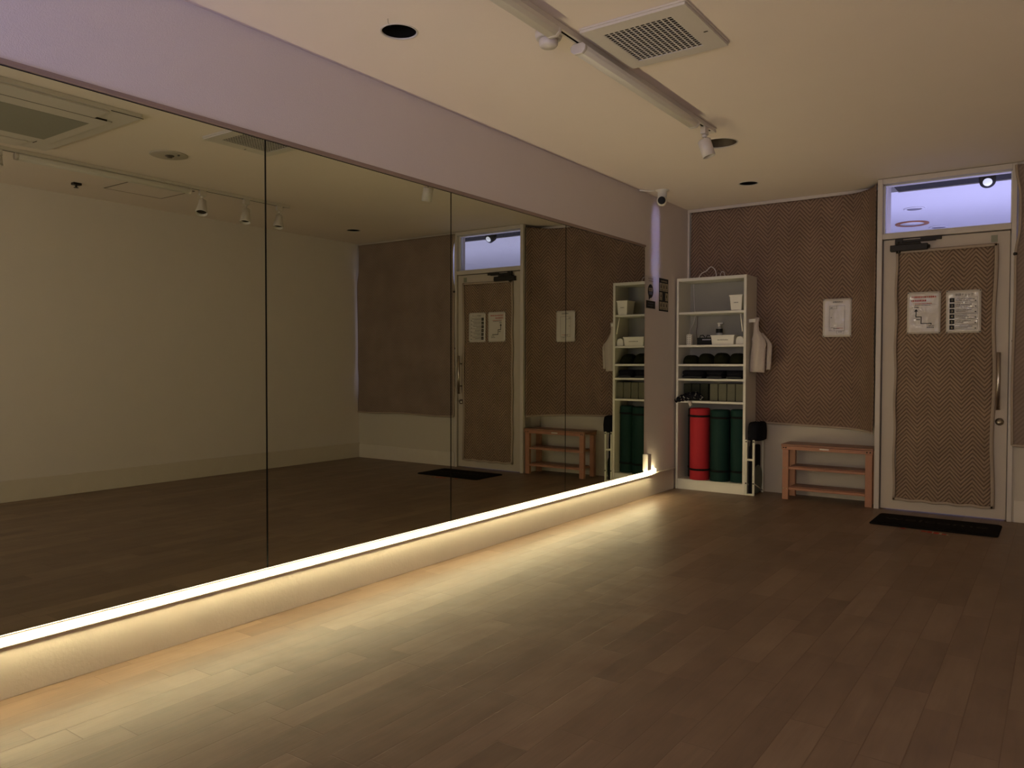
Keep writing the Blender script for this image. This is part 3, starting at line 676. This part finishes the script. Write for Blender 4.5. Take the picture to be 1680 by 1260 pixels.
# cushions on the third board
def blob(cx, cy, z, rx, ry, h, name, m, label, cat, group, rot=0, lean=0):
    R = []; n = 28
    for k in range(9):
        a = k / 8 * PI / 2 * .995; sc_ = math.cos(a) ** .55 if k else 1; zz = h * math.sin(a)
        R.append([(cx + rot * zz + sc_ * rx * math.copysign(abs(math.cos(2 * PI * j / n)) ** .7, math.cos(2 * PI * j / n)) * (1 + .03 * math.sin(5 * 2 * PI * j / n + cx * 40)),
                   cy + sc_ * ry * math.copysign(abs(math.sin(2 * PI * j / n)) ** .7, math.sin(2 * PI * j / n)), z + zz * (1 + .04 * math.sin(j + cx * 9))) for j in range(n)])
    o = MB().rings(R).build(name, m); tag(o, label, cat, group); return o
cl_ = ['dark olive rounded cushion on the third board, leftmost of four', 'dark olive rounded cushion on the third board, second from the left side', 'dark olive rounded cushion on the third board, third from the left side', 'dark olive rounded cushion on the third board, rightmost of four']
for i, (cx, rx, hh) in enumerate(((.115, .066, .075), (.254, .066, .088), (.392, .066, .092), (.530, .066, .088))):
    blob(cx, 6.445, SB[2] + .0008, rx, .10, hh, 'cushion', CUSH, cl_[i], 'cushion', 'dark cushions on the third board', -.1)
# folded mats with grey edging on the fourth board
for i, (cx, rx) in enumerate(((.155, .105), (.352, .080), (.520, .078))):
    t = thing('folded_pad', (cx, 6.45, SB[3] + .0008), ['flat black pad with grey edging on the fourth board, left one', 'flat black pad with grey edging on the fourth board, middle one', 'flat black pad with grey edging on the fourth board, right one'][i], 'pad', 'black pads on the fourth board')
    R = [];
    for (s_, z_) in ((.94, 0), (1, .006), (1, .022), (.93, .030), (.95, .034), (1, .044), (.98, .064), (.85, .072)):
        R.append([(cx + rx * s_ * math.copysign(abs(math.cos(2 * PI * j / 32)) ** .45, math.cos(2 * PI * j / 32)), 6.45 + .11 * s_ * math.copysign(abs(math.sin(2 * PI * j / 32)) ** .45, math.sin(2 * PI * j / 32)), SB[3] + .0008 + z_) for j in range(32)])
    MB().rings(R).build('padding', NAVY, t)
    MB().tube([(cx - rx * .82, 6.3395, SB[3] + .012), (cx, 6.3385, SB[3] + .015), (cx + rx * .82, 6.3395, SB[3] + .012)], .0035).build('edging', GREYEDGE, t)
# yoga blocks
bl = ['grey foam yoga block beside the spotted bag, leftmost of the grey four', 'grey foam yoga block, second of the grey four on the fifth board', 'grey foam yoga block, third of the grey four on the fifth board', 'grey foam yoga block against the right side panel of the shelf']
p0 = None
for i in range(4):
    cx = .347 + i * .0745
    if p0 is None: p0 = MB().box(cx - .0345, cx + .0345, 6.35, 6.56, SB[4] + .0005, SB[4] + .149).build('yoga_block', BLOCK, bevel=.004); tag(p0, bl[0], 'yoga block', 'grey yoga blocks'); base = p0.location.copy()
    else: q = p0.copy(); COL.objects.link(q); q.location = base + Vector((.0745 * i, 0, 0)); q['label'] = bl[i]
    # last one is narrower in view because the side panel hides it
for i in range(3):
    cx = .082 + i * .076
    q = MB().box(cx - .0345, cx + .0345, 6.42, 6.565, SB[4] + .0005, SB[4] + .146).build('yoga_block', BLOCKD, bevel=.004)
    tag(q, ['darkest yoga block by the left side panel, behind the spotted bag', 'dark yoga block in the middle behind the spotted bag', 'dark yoga block next to the grey blocks, behind the spotted bag'][i], 'yoga block', 'dark yoga blocks')
# spotted bag lying on the board edge
t = thing('spotted_pouch', (.14, 6.335, SB[4]), 'crumpled black pouch with white spots hanging over the board edge', 'pouch')
P = bez([(.022, 6.300, SB[4] - .006), (.075, 6.305, SB[4] + .020), (.13, 6.33, SB[4] + .036), (.19, 6.34, SB[4] + .045), (.235, 6.34, SB[4] + .030), (.262, 6.345, SB[4] + .022)], 6)
rr_ = [.006 + .028 * math.sin(PI * min(1, .05 + i / (len(P) - 1) * .97)) ** .8 + .004 * math.sin(i * 2.1) for i in range(len(P))]
MB().tube(P, rr_, 14).build('pouch_body', NAVY, t)
b = MB()
for i in range(26):
    k = random.randrange(2, len(P) - 2); a = random.uniform(-.9, 1.2); r_ = rr_[k]
    d = Vector((random.uniform(-.2, .2), -math.cos(a), math.sin(a))).normalized(); b.lathe([(.0045, 0), (.003, .0015), (.0005, .002)], P[k] + d * (r_ - .0005), d, 8)
b.build('white_spots', DOTS, t)
MB().tube([(.155, 6.316, SB[4] - .002), (.150, 6.312, SB[4] - .022), (.158, 6.314, SB[4] - .042)], [.010, .014, .012], 10).build('hanging_tab', TOWEL, t)

# rolled yoga mats
def yoga_mat(cx, cy, z, r, h, m, label, name='yoga_mat'):
    t = thing(name, (cx, cy, z), label, 'yoga mat', 'rolled yoga mats')
    # spiral roll cross-section, extruded: outer skin + spiral relief on top
    n = 40
    pr = [(r * .985, 0), (r, .006), (r, h - .012), (r * .985, h - .004), (r * .95, h)]
    MB().lathe(pr, (cx, cy, z), n=n, cap1=True).build('roll', m, t)
    turns = 4.2; pts = []
    for k in range(90):
        a = 2 * PI * turns * k / 89; rr = .014 + (r * .94 - .014) * k / 89; pts.append((cx + rr * math.cos(a), cy + rr * math.sin(a), z + h - .001))
    MB().tube(pts, .0055, 5).build('spiral_edge', m, t)
    for zz in (.088 / .61 * h, .895 * h):
        MB().lathe([(r + .0003, -.009), (r + .0025, -.008), (r + .0025, .008), (r + .0003, .009)], (cx, cy, z + zz), n=n, cap0=False, cap1=False).build('strap', STRAP, t)
    return t
yoga_mat(.207, 6.398, .0885, .084, .610, REDMAT, 'red rolled yoga mat standing in the bottom compartment')
yoga_mat(.384, 6.412, .0885, .080, .600, GRNMAT, 'dark green rolled yoga mat right beside the red one')
yoga_mat(.535, 6.440, .0885, .068, .606, GRNMAT, 'dark green rolled yoga mat at the right side of the shelf')
yoga_mat(.105, 6.525, .0885, .052, .600, mat('deep_grey_foam', (.012, .014, .013), .75, 0, .2, .08, 60), 'slim near-black rolled mat behind and left of the red mat')

# ================================================================== hanging cloth on the shelf side
t = thing('wall_hook', (.635, 6.42, 1.41), 'small pale stick-on hook on the right side of the shelf unit', 'hook')
b = MB(); b.box(.6285, .6325, 6.385, 6.425, 1.42, 1.452); b.box(.6325, .684, 6.385, 6.390, 1.424, 1.452); b.build('hook_plate', PLAST, t, bevel=.002)
b = MB(); b.tube([(.632, 6.42, 1.437), (.668, 6.42, 1.430), (.690, 6.42, 1.425), (.694, 6.42, 1.440)], .006); b.build('hook_peg', PLAST, t)
def px2(u, row):  # garment silhouette drawn at its own depth
    return .628 + (u - 1226.5) * .00505, 1.057 + (602 - row) * .00502
t = thing('hanging_garment', (.70, 6.42, 1.0), 'off-white cloth garment hanging from the shelf side hook', 'garment')
sil = [(521, 1232.5, 1241.5), (524, 1232.3, 1241.8), (528, 1232.6, 1240.8), (535, 1232.6, 1240.6), (542, 1232.4, 1241.6), (548, 1231.6, 1245.5), (553, 1230.4, 1248.5), (557, 1229.2, 1251.5), (561, 1230, 1252.5), (568, 1229.6, 1252.8), (575, 1228.8, 1252.6), (585, 1227.6, 1252.2), (595, 1226.9, 1251.8), (606, 1226.7, 1251.2), (609, 1227.0, 1250.5)]
R = []; n = 36
for k, (row, l_, r_) in enumerate(sil):
    x0, z0 = px2(l_, row); x1, _ = px2(r_, row); cx, hw = (x0 + x1) / 2, (x1 - x0) / 2; th = min(.034, .010 + .0025 * k)
    ring = []
    for j in range(n):
        a = 2 * PI * j / n; fold = 1 + (.10 if k > 4 else .05) * math.sin(a * 5 + .25 * k) * abs(math.sin(a))
        zz = z0 - (.010 * math.sin(a * 4 + 1) + .006 * math.sin(a * 2) if k >= len(sil) - 2 else 0)
        ring.append((cx + hw * math.cos(a), 6.42 + th * fold * math.sin(a), zz))
    R.append(ring)
R.reverse(); MB().rings(R).build('body_cloth', TOWEL, t)
sil2 = [(546, 1242, 1245.5), (552, 1244, 1251), (558, 1249, 1256), (563, 1252, 1259.5), (567, 1252.5, 1261), (580, 1252.3, 1260.6), (592, 1251.8, 1260), (603, 1251.4, 1259.4), (606, 1251.6, 1259)]
R = []
for k, (row, l_, r_) in enumerate(sil2):
    x0, z0 = px2(l_, row); x1, _ = px2(r_, row); cx, hw = (x0 + x1) / 2, (x1 - x0) / 2
    R.append([(cx + hw * math.cos(2 * PI * j / 24), 6.452 + min(.022, .008 + .004 * k) * math.sin(2 * PI * j / 24) * (1 + .2 * math.sin(j * 1.5)), z0 - (.004 * math.sin(j) if k > 7 else 0)) for j in range(24)])
R.reverse(); MB().rings(R).build('sleeve', TOWEL, t)
MB().tube([(px2(1252.5, 560)[0], 6.395, px2(0, 560)[1]), (px2(1254, 566)[0], 6.392, px2(0, 566)[1]), (px2(1252.5, 573)[0], 6.392, px2(0, 573)[1])], .004, 8).build('seam_fold', TOWEL, t)

# ================================================================== folded frame rack beside the shelf
t = thing('folding_frame_stand', (.66, 6.44, 0), 'slim cream folding stand between the shelf unit and the bench', 'stand')
b = MB()
b.box(.6295, .6475, 6.318, 6.336, .0, .458); fr = b.build('leg', RACK, t, bevel=.003)
b = MB(); b.box(.6900, .7080, 6.318, 6.336, .0, .458); b.build('leg', RACK, t, bevel=.003)
b = MB(); b.box(.6475, .6900, 6.320, 6.334, .285, .303); b.build('crossbar', RACK, t, bevel=.002)
b = MB(); b.box(.6475, .6900, 6.320, 6.334, .0, .016); b.build('crossbar', RACK, t, bevel=.002)
b = MB(); b.box(.690, .706, 6.560, 6.576, .0, .450); b.build('leg', RACK, t, bevel=.002)
b = MB(); b.box(.6320, .6480, 6.560, 6.576, .0, .450); b.build('leg', RACK, t, bevel=.002)
for x in (.6385, .699):
    b = MB(); b.cyl((x, 6.336, .445), (x, 6.562, .438), .0055, n=10); b.build('side_rail', RACK, t)
    b = MB(); b.cyl((x, 6.336, .10), (x, 6.562, .018), .0045, n=10); b.build('side_rail', RACK, t)
for x in (.6385, .699):
    for z in (.443, .100): MB().lathe([(.006, 0), (.006, .003), (.001, .0035)], (x, 6.318, z), (0, -1, 0), 12).build('bolt', BOLT, t)
t = thing('round_plate', (.668, 6.45, 0), 'large grey-green round plate standing inside the folding stand', 'plate')
MB().lathe([(.001, 0), (.105, 0), (.118, .002), (.120, .005), (.118, .008), (.105, .010), (.001, .010)], (.6875, 6.452, .122), (1, 0, 0), 48).build('disc', DISC, t)
b = MB(); b.hexa([(.650, 6.350, .001), (.686, 6.350, .001), (.686, 6.550, .001), (.650, 6.550, .001)], [(.650, 6.355, .405), (.684, 6.355, .405), (.684, 6.548, .405), (.650, 6.548, .405)])
tag(b.build('folded_cloth_mat', NAVY, bevel=.008), 'black folded cloth mat standing inside the folding stand behind its crossbar', 'mat')
t = thing('cloth_bag', (.67, 6.45, .44), 'black cloth bag resting on top of the folding stand', 'bag')
R = []
for (s_, z_) in ((.80, .4485), (.98, .456), (1.0, .48), (1.02, .52), (.98, .56), (.93, .582), (.80, .594), (.45, .598)):
    R.append([(.688 + .054 * s_ * math.copysign(abs(math.cos(2 * PI * j / 36)) ** .6, math.cos(2 * PI * j / 36)), 6.452 + .132 * s_ * math.copysign(abs(math.sin(2 * PI * j / 36)) ** .6, math.sin(2 * PI * j / 36)), z_ + .007 * math.sin(j * 1.7) * (z_ > .57)) for j in range(36)])
MB().rings(R).build('bag_body', NAVY, t)
MB().tube(bez([(.67, 6.36, .45), (.668, 6.345, .38), (.67, 6.35, .32), (.668, 6.36, .262), (.668, 6.40, .255)], 6), .009, 8).build('bag_strap', NAVY, t)

# ================================================================== bench
t = thing('shoe_bench', (1.265, 6.44, 0), 'reddish brown wooden bench with two slatted lower racks beside the door', 'bench')
BX0, BX1, BY0, BY1 = .920, 1.603, 6.315, 6.565
MB().box(BX0, BX1, BY0, BY1, .428, .444).build('seat', WOODD, t, bevel=.003)
MB().box(BX0 + .004, BX1 - .004, BY0 + .004, BY0 + .024, .399, .4275).build('front_rail', WOODB, t, bevel=.002)
MB().box(BX0 + .004, BX1 - .004, BY1 - .024, BY1 - .004, .399, .4275).build('rear_rail', WOODB, t, bevel=.002)
for x0, x1 in ((.930, .978), (1.545, 1.595)):
    for y0 in (BY0 + .008, BY1 - .045):
        MB().box(x0, x1, y0, y0 + .037, 0, .3985).build('leg', WOODB, t, bevel=.003)
for z in (.262, .098):
    b = MB()
    b.box(.9785, 1.5445, BY0 + .012, BY0 + .032, z - .020, z); b.box(.9785, 1.5445, BY1 - .034, BY1 - .014, z - .020, z)
    for x0 in (.9790, 1.530): b.box(x0, x0 + .014, BY0 + .033, BY1 - .035, z - .018, z - .001)
    b.build('rack_rails', WOODB, t, bevel=.0015)
    b = MB()
    for k in range(3): b.box(.985, 1.538, BY0 + .040 + k * .060, BY0 + .090 + k * .060, z - .0005, z + .007)
    b.build('rack_slats', WOODD, t, bevel=.0015)
for (x, z) in ((.940, .414), (.958, .414), (1.557, .414), (1.580, .414)): MB().lathe([(.0055, 0), (.005, .003), (.0005, .0032)], (x, BY0 + .004, z), (0, -1, 0), 12).build('bolt', BOLT, t)
for (x, z) in ((.940, .252), (.965, .252), (.940, .088), (.965, .088)): MB().lathe([(.0045, 0), (.004, .002), (.0005, .0022)], (x, BY0 + .008, z), (0, -1, 0), 12).build('dowel_end', OCHRE, t)
b = MB().box(1.216, 1.284, BY0 + .0015, BY0 + .0042, .412, .421); b.build('maker_label', PLAST, t)

# ================================================================== doormat
def rrect(x0, x1, y0, y1, r, z, n=6):
    P = []
    for cx, cy, a0 in ((x1 - r, y0 + r, -90), (x1 - r, y1 - r, 0), (x0 + r, y1 - r, 90), (x0 + r, y0 + r, 180)):
        for k in range(n + 1): a = math.radians(a0 + 90 * k / n); P.append((cx + r * math.cos(a), cy + r * math.sin(a), z))
    return P
t = thing('doormat', (2.06, 5.89, 0), 'black doormat with faint lettering lying in front of the door', 'doormat')
b = MB(); mx0, mx1, my0, my1 = 1.695, 2.440, 5.672, 6.100
b.rings([rrect(mx0, mx1, my0, my1, .03, .0005), rrect(mx0, mx1, my0, my1, .03, .006), rrect(mx0 + .008, mx1 - .008, my0 + .008, my1 - .008, .026, .010)], smooth=False)
b.build('mat_base', RUBBER, t)
b = MB(); b.rings([rrect(mx0 + .04, mx1 - .04, my0 + .04, my1 - .04, .02, .0095), rrect(mx0 + .04, mx1 - .04, my0 + .04, my1 - .04, .02, .013)], smooth=False); b.build('pile_field', RUBBER, t)
b = MB(); add_text(b, 'welcome', .17, lambda u, v: (2.067 + u, 5.86 + v * .8, .0134), 'CENTER'); b.build('faint_lettering', MATPRINT, t)
# red and white floor sticker peeping out in front of the doormat
t = thing('floor_sticker', (2.08, 5.64, 0), 'strip of red and white marks on the floor at the doormat front edge', 'floor sticker')
b = MB()
for (x0, x1, y0, y1) in ((1.895, 1.925, 5.628, 5.650), (2.02, 2.050, 5.606, 5.634), (2.055, 2.085, 5.590, 5.630), (2.092, 2.125, 5.580, 5.626), (2.14, 2.165, 5.575, 5.600)): b.box(x0, x1, y0, y1, .0003, .0012)
b.build('red_marks', REDINK, t)
b = MB()
for (x0, x1, y0, y1) in ((2.085, 2.092, 5.582, 5.634), (2.125, 2.14, 5.575, 5.620), (2.168, 2.178, 5.57, 5.60)): b.box(x0, x1, y0, y1, .0004, .0014)
b.build('pale_marks', OCHRE, t)

# ================================================================== CEILING FIXTURES
def downlight(i, m_in, label, depth=.13, grp='recessed ceiling downlights'):
    cx, cy, r = HOLES[i]
    t = thing('recessed_downlight', (cx, cy, H), label, 'ceiling light', grp)
    b = MB(); b.lathe([(r + .0005, 0.0), (r + .0005, depth), (.001, depth)], (cx, cy, H), n=36, cap0=False, cap1=False); b.build('housing', m_in, t, solid=.002)
    MB().lathe([(r - .002, .003), (r - .001, -.002), (r + .005, -.0025), (r + .006, .0005)], (cx, cy, H), n=36, cap0=False, cap1=False).build('trim_ring', FIX, t)
    return t
downlight(0, DARKHOLE, 'dark round recessed downlight in the ceiling nearest the camera')
downlight(1, DARKHOLE, 'small dark recessed downlight near the back wall by the security camera')
downlight(2, DARKHOLE, 'dark recessed downlight seen only in the mirror, above the reflected corner')
t = downlight(3, mat('open_downlight_inside', (.07, .052, .038), .55, .2, .4, .25, 12), 'larger open brown recessed light behind the track spotlight', .10)
cx, cy, r = HOLES[3]
MB().lathe([(.001, 0), (.012, 0), (.018, .02), (.018, .06)], (cx + .02, cy, H + .03), n=16).build('lamp_socket', CLOSER, t)
# hair-thin crack of paint by the near downlight
tag(MB().tube([(.487, 2.332, H - .0006), (.505, 2.30, H - .0006), (.528, 2.275, H - .0006)], .0007, 5).build('loose_thread', BOLT), 'hair-thin dark thread on the ceiling beside the near downlight', 'thread')

# track rails with bar lamps
def track(x, y0, y1, label):
    t = thing('lighting_track', (x, (y0 + y1) / 2, H), label, 'lighting track', 'ceiling lighting tracks')
    b = MB(); b.box(x - .017, x + .017, y0, y1, H - .024, H - .0005); b.build('rail', FIX, t, bevel=.002)
    b = MB(); b.box(x - .005, x + .005, y0 + .01, y1 - .05, H - .0246, H - .0238); b.build('slot', DARKHOLE, t)
    b = MB(); b.box(x - .018, x + .018, y1 - .045, y1 + .002, H - .026, H - .0004); b.build('end_cap', FIX, t, bevel=.003)
    return t
def bar_lamp(x, y0, y1, label, wd=.036):
    t = thing('linear_track_lamp', (x, (y0 + y1) / 2, H - .06), label, 'track lamp', 'bar lamps on the ceiling tracks')
    zt = H - .0255
    pr = [(x - wd * .62, zt), (x - wd, zt - .012), (x - wd * .95, zt - .030), (x - wd * .5, zt - .043), (x + wd * .5, zt - .043), (x + wd * .95, zt - .030), (x + wd, zt - .012), (x + wd * .62, zt)]
    MB().rings([[(a, yy, z) for a, z in pr] for yy in (y0 + .02, y1 - .02)]).build('diffuser', FIX2, t, bevel=.002)
    for ya, yb in ((y0, y0 + .02), (y1 - .02, y1)):
        MB().rings([[(x + (a - x) * 1.02, yy, zt + (z - zt) * 1.03) for a, z in pr] for yy in (ya, yb)]).build('end_cap', FIX, t, bevel=.003)
    for yy in (y0 + .10, y1 - .14): MB().box(x - .012, x + .012, yy, yy + .05, H - .0252, H - .0248).build('track_adapter', FIX, t)
    return t
TX = 1.060
track(TX, .6, 4.42, 'white ceiling lighting track running past the square vent')
bar_lamp(TX, 1.45, 2.675, 'white bar lamp at the top picture edge beside the smoke detector')
bar_lamp(TX, 2.86, 4.13, 'white bar lamp between the square vent and the track spotlight')
TX2 = 2.80
track(TX2, .5, 4.43, 'white ceiling lighting track seen in the mirror with three spotlights')
bar_lamp(TX2, 2.26, 3.50, 'long white bar lamp seen in the mirror near the ceiling hatch', .022)

def spot(x, y, label, tilt, bell=False, drop=.105, name='track_spotlight', grp='white track spotlights', L_=.115, r=.042):
    t = thing(name, (x, y, H - .025), label, 'spotlight', grp)
    z0 = H - .0246
    b = MB(); b.box(x - .015, x + .015, y - .028, y + .028, z0 - .040, z0); b.build('track_adapter', FIX, t, bevel=.003)
    b = MB(); b.lathe([(.012, 0), (.015, .003), (.015, .012), (.012, .015)], (x, y, z0 - .056), n=20); b.cyl((x, y, z0 - drop + .010), (x, y, z0 - .05), .0055, n=12); b.build('stem', FIX, t)
    d = Vector(tilt).normalized(); p = Vector((x, y, z0 - drop))
    st = p - d * .012
    if bell: prof = [(.021, 0), (.028, .006), (.031, .045), (.035, .060), (r, L_ - .006), (r, L_), (r - .004, L_), (r - .008, L_ - .02)]
    else: prof = [(r - .006, 0), (r, .005), (r, L_), (r - .004, L_), (r - .005, L_ - .02)]
    b = MB(); b.lathe(prof, st, d, 32, cap1=False); b.build('lamp_head', FIX, t)
    b = MB(); b.lathe([(.001, L_ - .022), (r - .005, L_ - .020)], st, d, 32, cap0=False, cap1=False); b.build('lamp_face', GRILLE_DARK, t)
    s_ = d.orthogonal().normalized() if not bell else Vector((1, 0, 0))
    if bell:
        P = [p + Vector((.032 * math.cos(a), 0, -.018 + .034 * math.sin(a))) for a in [PI * k / 12 for k in range(-1, 14)]]
        MB().tube(P, .0035, 6).build('yoke', FIX, t)
    else:
        b = MB(); b.cyl(p + Vector((0, -.006, .012)), p + Vector((0, -.006, -.006)), .010, n=14); b.build('swivel', CLOSER, t)
    return t
spot(TX, 4.285, 'white cylinder spotlight at the far end of the ceiling track', (.30, .10, -1), False, .082, L_=.100, r=.037)
spot(2.80, 3.60, 'bell spotlight seen in the mirror, nearest its bar lamp', (-.30, -.3, -1), True, .085, L_=.118, r=.047)
spot(2.80, 4.00, 'bell spotlight seen in the mirror, middle of three', (-.15, -.22, -1), True, .085, L_=.122, r=.044)
spot(2.80, 4.33, 'bell spotlight seen in the mirror, at the far track end', (-.15, -.22, -1), True, .085, L_=.115, r=.044)
spot(2.80, 2.16, 'bell spotlight seen in the mirror at the left picture edge', (0.05, .0, -1), True, .05, L_=.06, r=.028)

# square ventilation grille
t = thing('ceiling_vent', (1.335, 3.04, H), 'square white ceiling vent with dark louvres beside the lighting track', 'vent')
b = MB(); x0, x1, y0, y1 = 1.105, 1.562, 2.800, 3.270; gx0, gx1, gy0, gy1 = 1.175, 1.478, 2.872, 3.205
zt = H - .0005; zb = H - .018
for (a0, a1, c0, c1) in ((x0, gx0, y0, y1), (gx1, x1, y0, y1), (gx0, gx1, y0, gy0), (gx0, gx1, gy1, y1)): b.box(a0, a1, c0, c1, zb, zt)
b.build('frame_panel', FIX, t, bevel=.0)
MB().rings([rrect(x0 - .006, x1 + .006, y0 - .006, y1 + .006, .01, H - .008), rrect(x0 - .006, x1 + .006, y0 - .006, y1 + .006, .01, H - .0006)], smooth=False).build('mounting_flange', FIX, t)
MB().box(gx0, gx1, gy0, gy1, H - .0125, H - .0085).build('dark_inside', GRILLE_DARK, t)
b = MB(); nl = 13
for k in range(nl + 1):
    xx = gx0 + (gx1 - gx0) * k / nl; b.box(xx - .0032, xx + .0032, gy0, gy1, zb + .001, zb + .003)
for k in range(1, 17): yy = gy0 + (gy1 - gy0) * k / 17; b.box(gx0, gx1, yy - .0012, yy + .0012, zb + .0025, zb + .004)
b.build('louvre_grid', FIX, t)
MB().box(1.528, 1.545, 3.075, 3.082, zb - .001, zb + .001).build('latch', BOLT, t)

# smoke detector
t = thing('smoke_detector', (.983, 2.735, H), 'white round smoke detector on the ceiling beside the lighting track', 'smoke detector')
MB().lathe([(.056, 0), (.057, .014), (.052, .028), (.048, .030)], (.984, 2.752, H - .0005), (0, 0, -1), 36).build('base', FIX, t)
MB().lathe([(.038, .0300), (.040, .033), (.039, .052), (.033, .060), (.001, .062)], (.984, 2.752, H - .0005), (0, 0, -1), 36).build('sensor_head', FIX, t)
# security camera
t = thing('security_camera', (.146, 5.725, H), 'white ceiling security camera with black round lens above the mirror end', 'camera')
MB().lathe([(.052, 0), (.052, .006), (.037, .010), (.036, .058)], (.150, 5.725, H - .0005), (0, 0, -1), 36).build('mount', PLAST, t)
b = MB(); b.lathe([(.001, -.040)] + [(.041 * math.cos(a * PI / 16), .041 * math.sin(a * PI / 16)) for a in range(-7, 8)] + [(.001, .0405)], (.150, 5.715, H - .086), (0, 0, 1), 36); b.build('ball_head', PLAST, t)
MB().lathe([(.030, .030), (.030, .038), (.024, .041), (.001, .041)], (.150, 5.715, H - .086), (.38, -.92, -.10), 30).build('lens', BLACK, t)
b = MB(); b.tube([(.10, 5.70, H - .004), (.06, 5.67, H - .006), (.012, 5.60, H - .008)], .006); b.build('camera_lead', PLAST, t)

# air conditioner cassette (in the mirror)
t = thing('ceiling_air_conditioner', (2.03, 1.45, H), 'large white ceiling cassette air conditioner seen in the mirror at left', 'air conditioner')
ax0, ax1, ay0, ay1 = 1.462, 2.62, .62, 2.37; z1, z2 = H - .0005, H - .022
b = MB(); b.rings([rrect(ax0, ax1, ay0, ay1, .02, z1), rrect(ax0 + .004, ax1 - .004, ay0 + .004, ay1 - .004, .02, z2)], smooth=False); b.build('outer_panel', FIX, t, bevel=.002)
b = MB(); b.box(1.482, 1.640, .80, 2.19, z2 - .010, z2 - .0005); b.build('air_flap', FIX, t, bevel=.002)
b = MB(); b.box(2.440, 2.595, .80, 2.19, z2 - .010, z2 - .0005); b.build('air_flap', FIX, t, bevel=.002)
b = MB(); b.box(1.655, 2.425, .75, 2.29, z2 - .008, z2 - .0005); b.build('centre_panel', FIX, t, bevel=.003)
b = MB(); b.box(1.77, 2.31, .85, 2.222, z2 - .0095, z2 - .0082)
b.build('filter_grille', ACGREY, t)
b = MB()
for yy in (1.53,): b.box(1.77, 2.31, yy - .002, yy + .002, z2 - .0102, z2 - .0094)
b.build('grille_divider', FIX, t)
b = MB(); b.box(1.465, 1.4675, 2.19, 2.37, z2 - .002, z2 + .001); b.box(1.644, 1.6485, .8, 2.26, z2 - .009, z2 + .001); b.box(1.66, 1.90, 2.2925, 2.2965, z2 - .002, z2 + .001); b.box(2.385, 2.435, 2.213, 2.218, z2 - .0095, z2 - .007)
b.build('shadow_gap_gasket', GRILLE_DARK, t)
# round ceiling plate (in the mirror)
t = thing('ceiling_sprinkler', (2.119, 2.912, H), 'round beige ceiling plate with a sprinkler head, seen in the mirror', 'sprinkler')
MB().lathe([(.118, 0), (.118, .003), (.108, .007), (.001, .008)], (2.119, 2.912, H - .0005), (0, 0, -1), 40).build('cover_plate', mat('plate_beige', (.46, .41, .36), .6, 0, .3, .05, 20), t)
b = MB(); b.lathe([(.030, .008), (.026, .013), (.010, .015), (.010, .018), (.016, .019), (.016, .021), (.001, .022)], (2.11, 2.912, H - .0005), (0, 0, -1), 20); b.lathe([(.008, .008), (.006, .016), (.001, .017)], (2.045, 2.935, H), (0, 0, -1), 10)
b.build('sprinkler_head', mat('dull_metal', (.16, .14, .12), .4, .6, .5, .1, 60), t)
# hatch (in the mirror)
t = thing('ceiling_hatch', (3.20, 3.40, H), 'square flush access hatch in the ceiling, seen in the mirror', 'hatch')
b = MB(); b.box(2.96, 3.43, 3.165, 3.625, H - .003, H - .0005); b.build('hatch_panel', CEIL, t)
b = MB(); f0 = (2.952, 3.438, 3.157, 3.633)
b.box(f0[0], f0[1], f0[2], f0[2] + .007, H - .004, H - .0006); b.box(f0[0], f0[1], f0[3] - .007, f0[3], H - .004, H - .0006); b.box(f0[0], f0[0] + .007, f0[2], f0[3], H - .004, H - .0006); b.box(f0[1] - .007, f0[1], f0[2], f0[3], H - .004, H - .0006)
b.build('hatch_frame', mat('hatch_edge', (.16, .13, .11), .6, 0, .3, .05, 30), t)
# small pendant sprinkler (in the mirror)
t = thing('sprinkler', (3.447, 2.953, H), 'small dark ceiling sprinkler near the wall, seen in the mirror', 'sprinkler')
b = MB(); b.box(3.425, 3.470, 2.925, 2.985, H - .018, H - .0005); b.cyl((3.447, 2.953, H - .035), (3.447, 2.953, H - .018), .008); b.lathe([(.018, 0), (.018, .003)], (3.447, 2.953, H - .038))
b.build('sprinkler_body', BOLT, t, bevel=.002)
